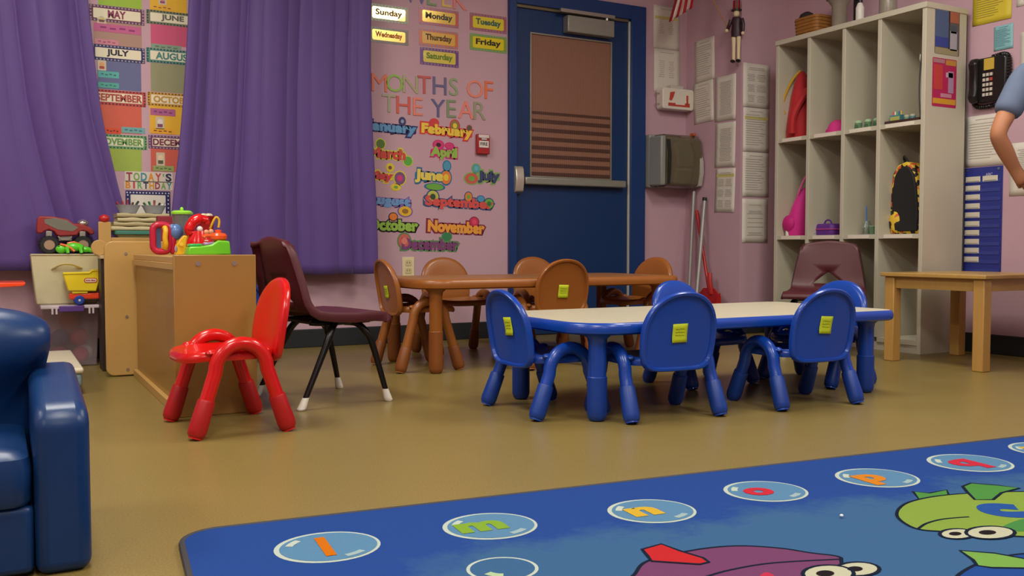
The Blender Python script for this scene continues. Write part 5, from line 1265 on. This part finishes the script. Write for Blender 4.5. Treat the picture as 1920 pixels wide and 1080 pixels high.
# ------------------------------------------------------------------ rug
A0 = V((.298, 1.910)); ang = R(-5.45)
ca_, sa_ = cos(ang), sin(ang)
def rl(px, py):      # photo point on the floor -> rug coordinates (u to the right, v towards the room)
    p = onz(px, py, .012); d = V((p.x-A0.x, p.y-A0.y)); return (d.x*ca_+d.y*sa_, -d.x*sa_+d.y*ca_)
RW, RH = 3.6, 2.4
rug = thing('alphabet_rug', 'blue alphabet rug with lettered bubbles and cartoon fish on the floor', 'rug', (A0.x, A0.y, 0), ang)
m = mat('rug_pile', (60, 105, 160), .95, .1, 150, spec=.05, bump=.3, bscale=420)
nt = m.node_tree; bs = nt.nodes['Principled BSDF']; tc = [x for x in nt.nodes if x.type == 'TEX_COORD'][0]
sp = nt.nodes.new('ShaderNodeSeparateXYZ'); nt.links.new(tc.outputs['Object'], sp.inputs[0])
d1 = mth(nt, 'MULTIPLY', sp.outputs['Y'], -1.0); d2 = mth(nt, 'ADD', sp.outputs['Y'], RH); d3 = sp.outputs['X']; d4 = mth(nt, 'SUBTRACT', RW, sp.outputs['X'])
dd_ = mth(nt, 'SMOOTH_MIN', mth(nt, 'SMOOTH_MIN', d1, d2, .2), mth(nt, 'SMOOTH_MIN', d3, d4, .2), .25)
nz = nt.nodes.new('ShaderNodeTexNoise'); nz.inputs['Scale'].default_value = 5; nz.inputs['Detail'].default_value = 6; nt.links.new(tc.outputs['Object'], nz.inputs['Vector'])
nz2 = nt.nodes.new('ShaderNodeTexNoise'); nz2.inputs['Scale'].default_value = 60; nt.links.new(tc.outputs['Object'], nz2.inputs['Vector'])
v_ = mth(nt, 'ADD', dd_, mth(nt, 'ADD', mth(nt, 'MULTIPLY', mth(nt, 'SUBTRACT', nz.outputs['Fac'], .5), .35), mth(nt, 'MULTIPLY', mth(nt, 'SUBTRACT', nz2.outputs['Fac'], .5), .08)))
mr = nt.nodes.new('ShaderNodeMapRange'); mr.inputs[1].default_value = .30; mr.inputs[2].default_value = .40; nt.links.new(v_, mr.inputs[0])
mix = nt.nodes.new('ShaderNodeMix'); mix.data_type = 'RGBA'; nt.links.new(mr.outputs[0], mix.inputs[0]); mix.inputs[6].default_value = S(34, 62, 124); mix.inputs[7].default_value = S(52, 85, 122)
nt.links.new(mix.outputs[2], bs.inputs['Base Color'])
rr_ = [(x, y) for x, y in rrect(RW, RH, .075, 10, RW/2, -RH/2)]
pile_m = [m]; idx = {}
def ci(rgb):
    if rgb not in idx:
        idx[rgb] = len(pile_m); pile_m.append(mat('rug_yarn_%d_%d_%d' % rgb, tuple(v*.79 for v in rgb), .95, .07, 200, spec=.05, bump=.3, bscale=420))
    return idx[rgb]
b = MB(); b.prism(rrect(RW-.008, RH-.008, .071, 10, RW/2, -RH/2), 0, .011, mi=0)
Z = [.0114, .0118, .0122, .0126, .013]
white, sky, ink_ = (205, 218, 205), (98, 146, 186), (26, 36, 56)
def bubble(px0, px1, py, cyc=None):
    u0, v0 = rl(px0, py); u1, v1 = rl(px1, py); cu, cv = rl((px0+px1)/2, py); r = abs(u1-u0)/2
    return (u0+u1)/2, (v0+v1)/2, r
letters = [('l', 507, 722, 1024, (222, 120, 20)), ('m', 821, 1017, 985, (140, 180, 60)), ('n', 1130, 1314, 957, (226, 186, 60)), ('o', 1349, 1522, 920, (214, 50, 66)), ('p', 1560, 1729, 895, (228, 140, 40)), ('q', 1734, 1903, 867, (214, 50, 72)), ('r', 1889, 2040, 842, (226, 186, 60))]
for ch, x0, x1, yc, rgb in letters:
    u, v, r = bubble(x0, x1, yc)
    rv = r*.92
    b.flat(circ(u, v, r, rv, 40), Z[0], ci(white)); b.flat(circ(u+r*.02, v, r*.92, rv*.91, 40), Z[1], ci(sky))
    b.strip(circ(u, v, r*.74, rv*.74, 8, 128, 158), .014, Z[2], ci(white))
    b.strip(circ(u, v, r*.78, rv*.74, 8, -75, -45), .014, Z[2], ci((170, 196, 200)))
    hgt = r*1.0 if ch == 'l' else r*.62
    off = -.12 if ch in 'pq' else 0
    b.text(ch, .1, 0, .0055, mi=ci(rgb), Mx=T(u+(-.02 if ch != 'l' else -.005), v+off*r, Z[3]), fit=(r*.2 if ch == 'l' else r*(1.05 if ch == 'm' else .74), r*1.15 if ch == 'l' else (r*.66 if ch in 'mno' else r*.95)))
u, v, r = bubble(864, 1012, 1062)
b.flat(circ(u, v-.01, r, r*.95, 36), Z[0], ci(white)); b.flat(circ(u, v-.01, r*.9, r*.85, 36), Z[1], ci((66, 108, 154))); b.strip(circ(u, v-.01, r*.55, r*.55, 8, 200, 250), .016, Z[2], ci((190, 215, 170)))
def PP(pts): return [rl(*p) for p in pts]
def smooth2(pts, n=5, loop=True):
    p = [V((q[0], q[1], 0)) for q in pts]
    if loop:
        q = [p[-1]]+p+[p[0], p[1]]; o = bez(q, n)[n:-n]
        return [(a.x, a.y) for a in o[:-1]]
    return [(a.x, a.y) for a in bez(p, n)]
def shape(pts, rgb, z, outline=True, sm=True, wd=.007):
    q = smooth2(PP(pts)) if sm else PP(pts)
    b.flat(q, Z[z], ci(rgb))
    if outline: b.strip(q, wd, Z[z]+.0002, ci(ink_), loop=True)
def line(pts, rgb=ink_, z=3, wd=.006): b.strip(smooth2(PP(pts), 5, False), wd, Z[z], ci(rgb))
def eye(x, y, rx, ry, pz=2):
    pts = [(x+rx*cos(a*pi/10), y+ry*sin(a*pi/10)) for a in range(20)]
    shape(pts, (206, 206, 178), pz, True, False); pts = [(x-.12*rx+rx*.36*cos(a*pi/8), y-.0*ry+ry*.36*sin(a*pi/8)) for a in range(16)]; b.flat(PP(pts), Z[pz]+.0004, ci((38, 30, 36)))
shape([(1172, 1100), (1190, 1076), (1215, 1051), (1300, 1031), (1380, 1023), (1460, 1027), (1520, 1036), (1572, 1043), (1578, 1056), (1590, 1100), (1570, 1180), (1400, 1230), (1220, 1180)], (124, 70, 112), 0)
line([(1320, 1082), (1370, 1068), (1450, 1055), (1575, 1048)], z=1)
shape([(1204, 1030), (1240, 1020), (1275, 1033), (1318, 1046), (1329, 1054), (1312, 1058), (1222, 1052), (1214, 1042)], (206, 44, 50), 2, sm=False)
shape([(1425, 1080), (1437, 1073), (1452, 1080), (1450, 1090), (1430, 1090)], (206, 56, 84), 2, False)
eye(1608, 1067, 41, 13); eye(1553, 1076, 48, 16, 3)
GF = (142, 172, 72)
shape([(1712, 921), (1742, 924), (1775, 918), (1780, 930), (1725, 938)], (84, 152, 72), 0, sm=False)
shape([(1682, 967), (1688, 951), (1712, 939), (1765, 929), (1850, 923), (1960, 922), (2060, 930), (2110, 958), (2050, 998), (1960, 1006), (1900, 1005), (1840, 1003), (1780, 997), (1728, 993), (1700, 983)], GF, 1)
shape([(1805, 912), (1820, 906), (1870, 910), (1912, 915), (1878, 924), (1862, 937), (1828, 937), (1815, 924)], (84, 152, 72), 2, sm=False)
line([(1722, 991), (1738, 981), (1770, 973), (1817, 969)], z=2)
b.strip(smooth2(PP([(1905, 951), (1870, 949), (1853, 952), (1862, 960), (1900, 965), (1960, 962), (1985, 950), (1960, 940)]), 5, False), .045, Z[2], ci((44, 88, 168)))
shape([(1878, 993), (1910, 975), (1960, 970), (2010, 985), (1960, 996)], (78, 146, 76), 2, False)
eye(1795, 1001, 33, 9.5); eye(1857, 999, 46, 12, 3)
shape([(1790, 1090), (1800, 1075), (1830, 1058), (1870, 1045), (1930, 1037), (2010, 1040), (2080, 1070), (2080, 1140), (1900, 1190), (1790, 1130)], (40, 80, 158), 0)
shape([(1800, 1032), (1865, 1037), (1925, 1048), (1990, 1060), (1925, 1065), (1860, 1064), (1832, 1060), (1824, 1049)], (128, 178, 82), 1, sm=False)
b.build('pile', pile_m, rug, sharp=30)
b = MB(); b.tube([(x, y, .0067) for x, y in rr_], .0065, 8, loop=True); b.build('binding', mat('dark_grey_binding', (52, 50, 54), .7, .1, 60), rug)
o = tag(MB().ell((0, 0, .003), (.004, .004, .003), 8).build('paper_scrap', pmat((220, 225, 225)), loc=(onz(1578, 969, .0135).x, onz(1578, 969, .0135).y, .0132)), 'tiny white scrap lying on the light blue part of the rug', 'paper scrap')

# ------------------------------------------------------------------ person at the right edge
DP = 3.98
pc_ = dep(1990, 500, DP); per = thing('person', 'person in grey blue T-shirt and olive trousers, hand in pocket, at right edge', 'person', (pc_.x, pc_.y, 0), -PHI)
def PL(px, py, off=0): p = dep(px, py, DP+off); d = p-V((pc_.x, pc_.y, 0)); return V((d.dot(RT), d.x*sin(PHI)+d.y*cos(PHI), d.z))
def skinned(name, verts, edges, m, parent, sub=2, root=0):
    me = bpy.data.meshes.new(name); me.from_pydata([v[:3] for v in verts], edges, [])
    o = bpy.data.objects.new(name, me); COL.objects.link(o); o.parent = parent
    k = o.modifiers.new('skin', 'SKIN'); k.use_smooth_shade = True; k.branch_smoothing = .6
    for i, v in enumerate(verts):
        r = v[3] if isinstance(v[3], tuple) else (v[3], v[3]); me.skin_vertices[0].data[i].radius = r; me.skin_vertices[0].data[i].use_root = (i == root)
    s_ = o.modifiers.new('sub', 'SUBSURF'); s_.levels = sub; s_.render_levels = sub
    me.materials.append(m)
    return o
skin_m = mat('skin_warm', (176, 118, 84), .5, .06, 20)
sh_m = mat('grey_blue_shirt', (92, 104, 128), .8, .08, 40, bump=.1, bscale=300); tr_m = mat('olive_trousers', (96, 98, 86), .8, .08, 40)
SHO = PL(1922, 140); ELB = PL(1869, 252, -.02); WRI = PL(1903, 318, .03); HND = PL(1922, 345, .03)
hz = .86
verts = [(0, 0, hz, (.14, .1)), (0, .0, 1.02, (.13, .095)), (0, .005, 1.2, (.15, .1)), (0, -.005, 1.32, (.12, .085)), (0, 0, 1.40, .052), (0, .01, 1.45, .05), (0, .02, 1.52, (.072, .088)), (0, .015, 1.6, (.066, .08)), (0, .01, 1.645, (.03, .04)),
         (-.11, 0, 1.335, .06), tuple(SHO)+(.05,), tuple((SHO+ELB)/2)+(.043,), tuple(ELB)+(.037,), tuple(ELB*.55+WRI*.45)+(.037,), tuple(WRI)+((.021, .027)), tuple(HND)+((.017, .034)),
         (.11, 0, 1.335, .06), (.175, -.0, 1.30, .05), (.21, -.01, 1.17, .043), (.225, -.01, 1.04, .036), (.225, .04, .93, .033), (.222, .07, .82, .023), (.22, .085, .76, (.017, .032)),
         (-.075, 0, .78, .075), (-.05, .0, .62, .065), (-.03, .01, .44, .05), (-.02, -.01, .3, .05), (-.01, -.01, .09, .036), (-.01, .0, .04, .036), (-.013, .09, .03, .03),
         (.075, 0, .78, .075), (.075, .0, .62, .065), (.092, .01, .44, .05), (.102, -.01, .3, .05), (.112, -.01, .09, .036), (.112, .0, .04, .036), (.115, .09, .03, .03)]
edges = [(0, 1), (1, 2), (2, 3), (3, 4), (4, 5), (5, 6), (6, 7), (7, 8), (3, 9), (9, 10), (10, 11), (11, 12), (12, 13), (13, 14), (14, 15), (3, 16), (16, 17), (17, 18), (18, 19), (19, 20), (20, 21), (21, 22),
         (0, 23), (23, 24), (24, 25), (25, 26), (26, 27), (27, 28), (28, 29), (0, 30), (30, 31), (31, 32), (32, 33), (33, 34), (34, 35), (35, 36)]
bodyo = skinned('body', [(v[0], v[1], v[2], v[3]) if len(v) == 4 else (v[0], v[1], v[2], (v[3], v[4])) for v in verts], edges, skin_m, per)
# five separate fingers on each hand
for hand, wr, kk_ in ((HND, WRI, 1), (V((.22, .085, .76)), V((.222, .07, .82)), -1)):
    d = (hand-wr).normalized(); side = V((0, 1, 0)); side = (side-d*side.dot(d)).normalized(); nn = d.cross(side)
    for i, (o_, ln_, r_) in enumerate(((-.024, .062, .0085), (-.008, .07, .009), (.008, .066, .0088), (.023, .054, .008))):
        p0 = hand+side*o_-d*.008; p1 = hand+side*o_*1.1+d*ln_*.5; p2 = p1+d*ln_*.3+nn*.012*kk_; p3 = p2+d*ln_*.2+nn*.014*kk_
        skinned('finger', [tuple(p)+(r_*q,) for p, q in ((p0, 1), (p1, .98), (p2, .9), (p3, .75))], [(0, 1), (1, 2), (2, 3)], skin_m, bodyo, 1)
    p0 = hand+side*.026-d*.03; p1 = p0+side*.024+d*.022; p2 = p1+d*.024+side*.004
    skinned('thumb', [tuple(p)+(q,) for p, q in ((p0, .011), (p1, .0105), (p2, .008))], [(0, 1), (1, 2)], skin_m, bodyo, 1)
u_ = (SHO+ELB)/2; hem = SHO*.28+ELB*.72
sv = [(0, 0, .83, (.152, .112)), (0, 0, .92, (.15, .11)), (0, 0, 1.03, (.146, .106)), (0, .004, 1.2, (.163, .112)), (0, -.005, 1.325, (.13, .095)), (0, 0, 1.385, (.066, .062)),
      (-.115, 0, 1.338, .07), tuple(SHO)+(.062,), tuple(u_)+(.061,), tuple(hem)+(.064,), (.115, 0, 1.338, .07), (.178, 0, 1.30, .062), (.2, -.005, 1.2, .06), (.212, -.01, 1.12, .062)]
skinned('shirt', sv, [(0, 1), (1, 2), (2, 3), (3, 4), (4, 5), (4, 6), (6, 7), (7, 8), (8, 9), (4, 10), (10, 11), (11, 12), (12, 13)], sh_m, per)
tv = [(0, 0, .86, (.148, .108)), (0, 0, .93, (.145, .105))]+[(s*x+max(0, .76-z)*.078, y, z, r) for s in (-1, 1) for x, y, z, r in ((.074, 0, .76, .088), (.066, 0, .6, .076), (.064, .008, .42, .062), (.064, -.005, .25, .06), (.064, -.005, .07, .052))]
tv += [tuple(HND+V((.02, -.01, .0)))+((.05, .03),)]
skinned('trousers', tv, [(0, 1), (0, 2), (2, 3), (3, 4), (4, 5), (5, 6), (0, 7), (7, 8), (8, 9), (9, 10), (10, 11), (0, 12)], tr_m, per)
for s in (-1, 1): MB().rings([[V((s*.062+.052+.043*q*cos(t), .045+.125*q2_*sin(t), z)) for t in [2*pi*k/20 for k in range(20)]] for z, q, q2_ in ((0, .95, .97), (.02, 1, 1), (.045, .95, .95), (.075, .8, .7), (.09, .5, .35))]).build('shoe', mat('dark_shoe', (40, 38, 40), .6), per)
hr = MB().ell((0, -.005, 1.575), (.085, .1, .098), 20); hr.build('hair', mat('dark_brown_hair', (48, 34, 26), .6, .3, 90), per)
b = MB().ell((0, .108, 1.53), (.012, .016, .018), 10)
for s in (-1, 1): b.ell((s*.078, .01, 1.53), (.01, .02, .028), 10)
b.build('nose_and_ears', skin_m, bodyo)
b = MB()
for s in (-1, 1): b.ell((s*.03, .098, 1.55), (.011, .006, .007), 10)
b.build('eyes', pmat((60, 40, 35), .2), bodyo)
MB().ell((0, .1, 1.492), (.022, .006, .006), 10).build('mouth', pmat((160, 80, 75), .5), bodyo)

# ------------------------------------------------------------------ ceiling light fittings
for i, (x, y, k) in enumerate(LAMPS):
    c = thing('ceiling_light', 'recessed fluorescent ceiling panel out of frame', 'ceiling light', (x, y, ZC-.022), 0, 'ceiling light panels')
    b = MB()
    for x0, x1, y0, y1 in ((-.31, -.285, -.61, .61), (.285, .31, -.61, .61), (-.285, .285, -.61, -.585), (-.285, .285, .585, .61)): b.box(x0, x1, y0, y1, 0, .022)
    b.build('frame', whm, c); MB().box(-.285, .285, -.585, .585, .012, .02).build('diffuser', lamp_em, c)
for o in bpy.data.objects:
    for k in ('_w', '_h', '_e'):
        if k in o: del o[k]
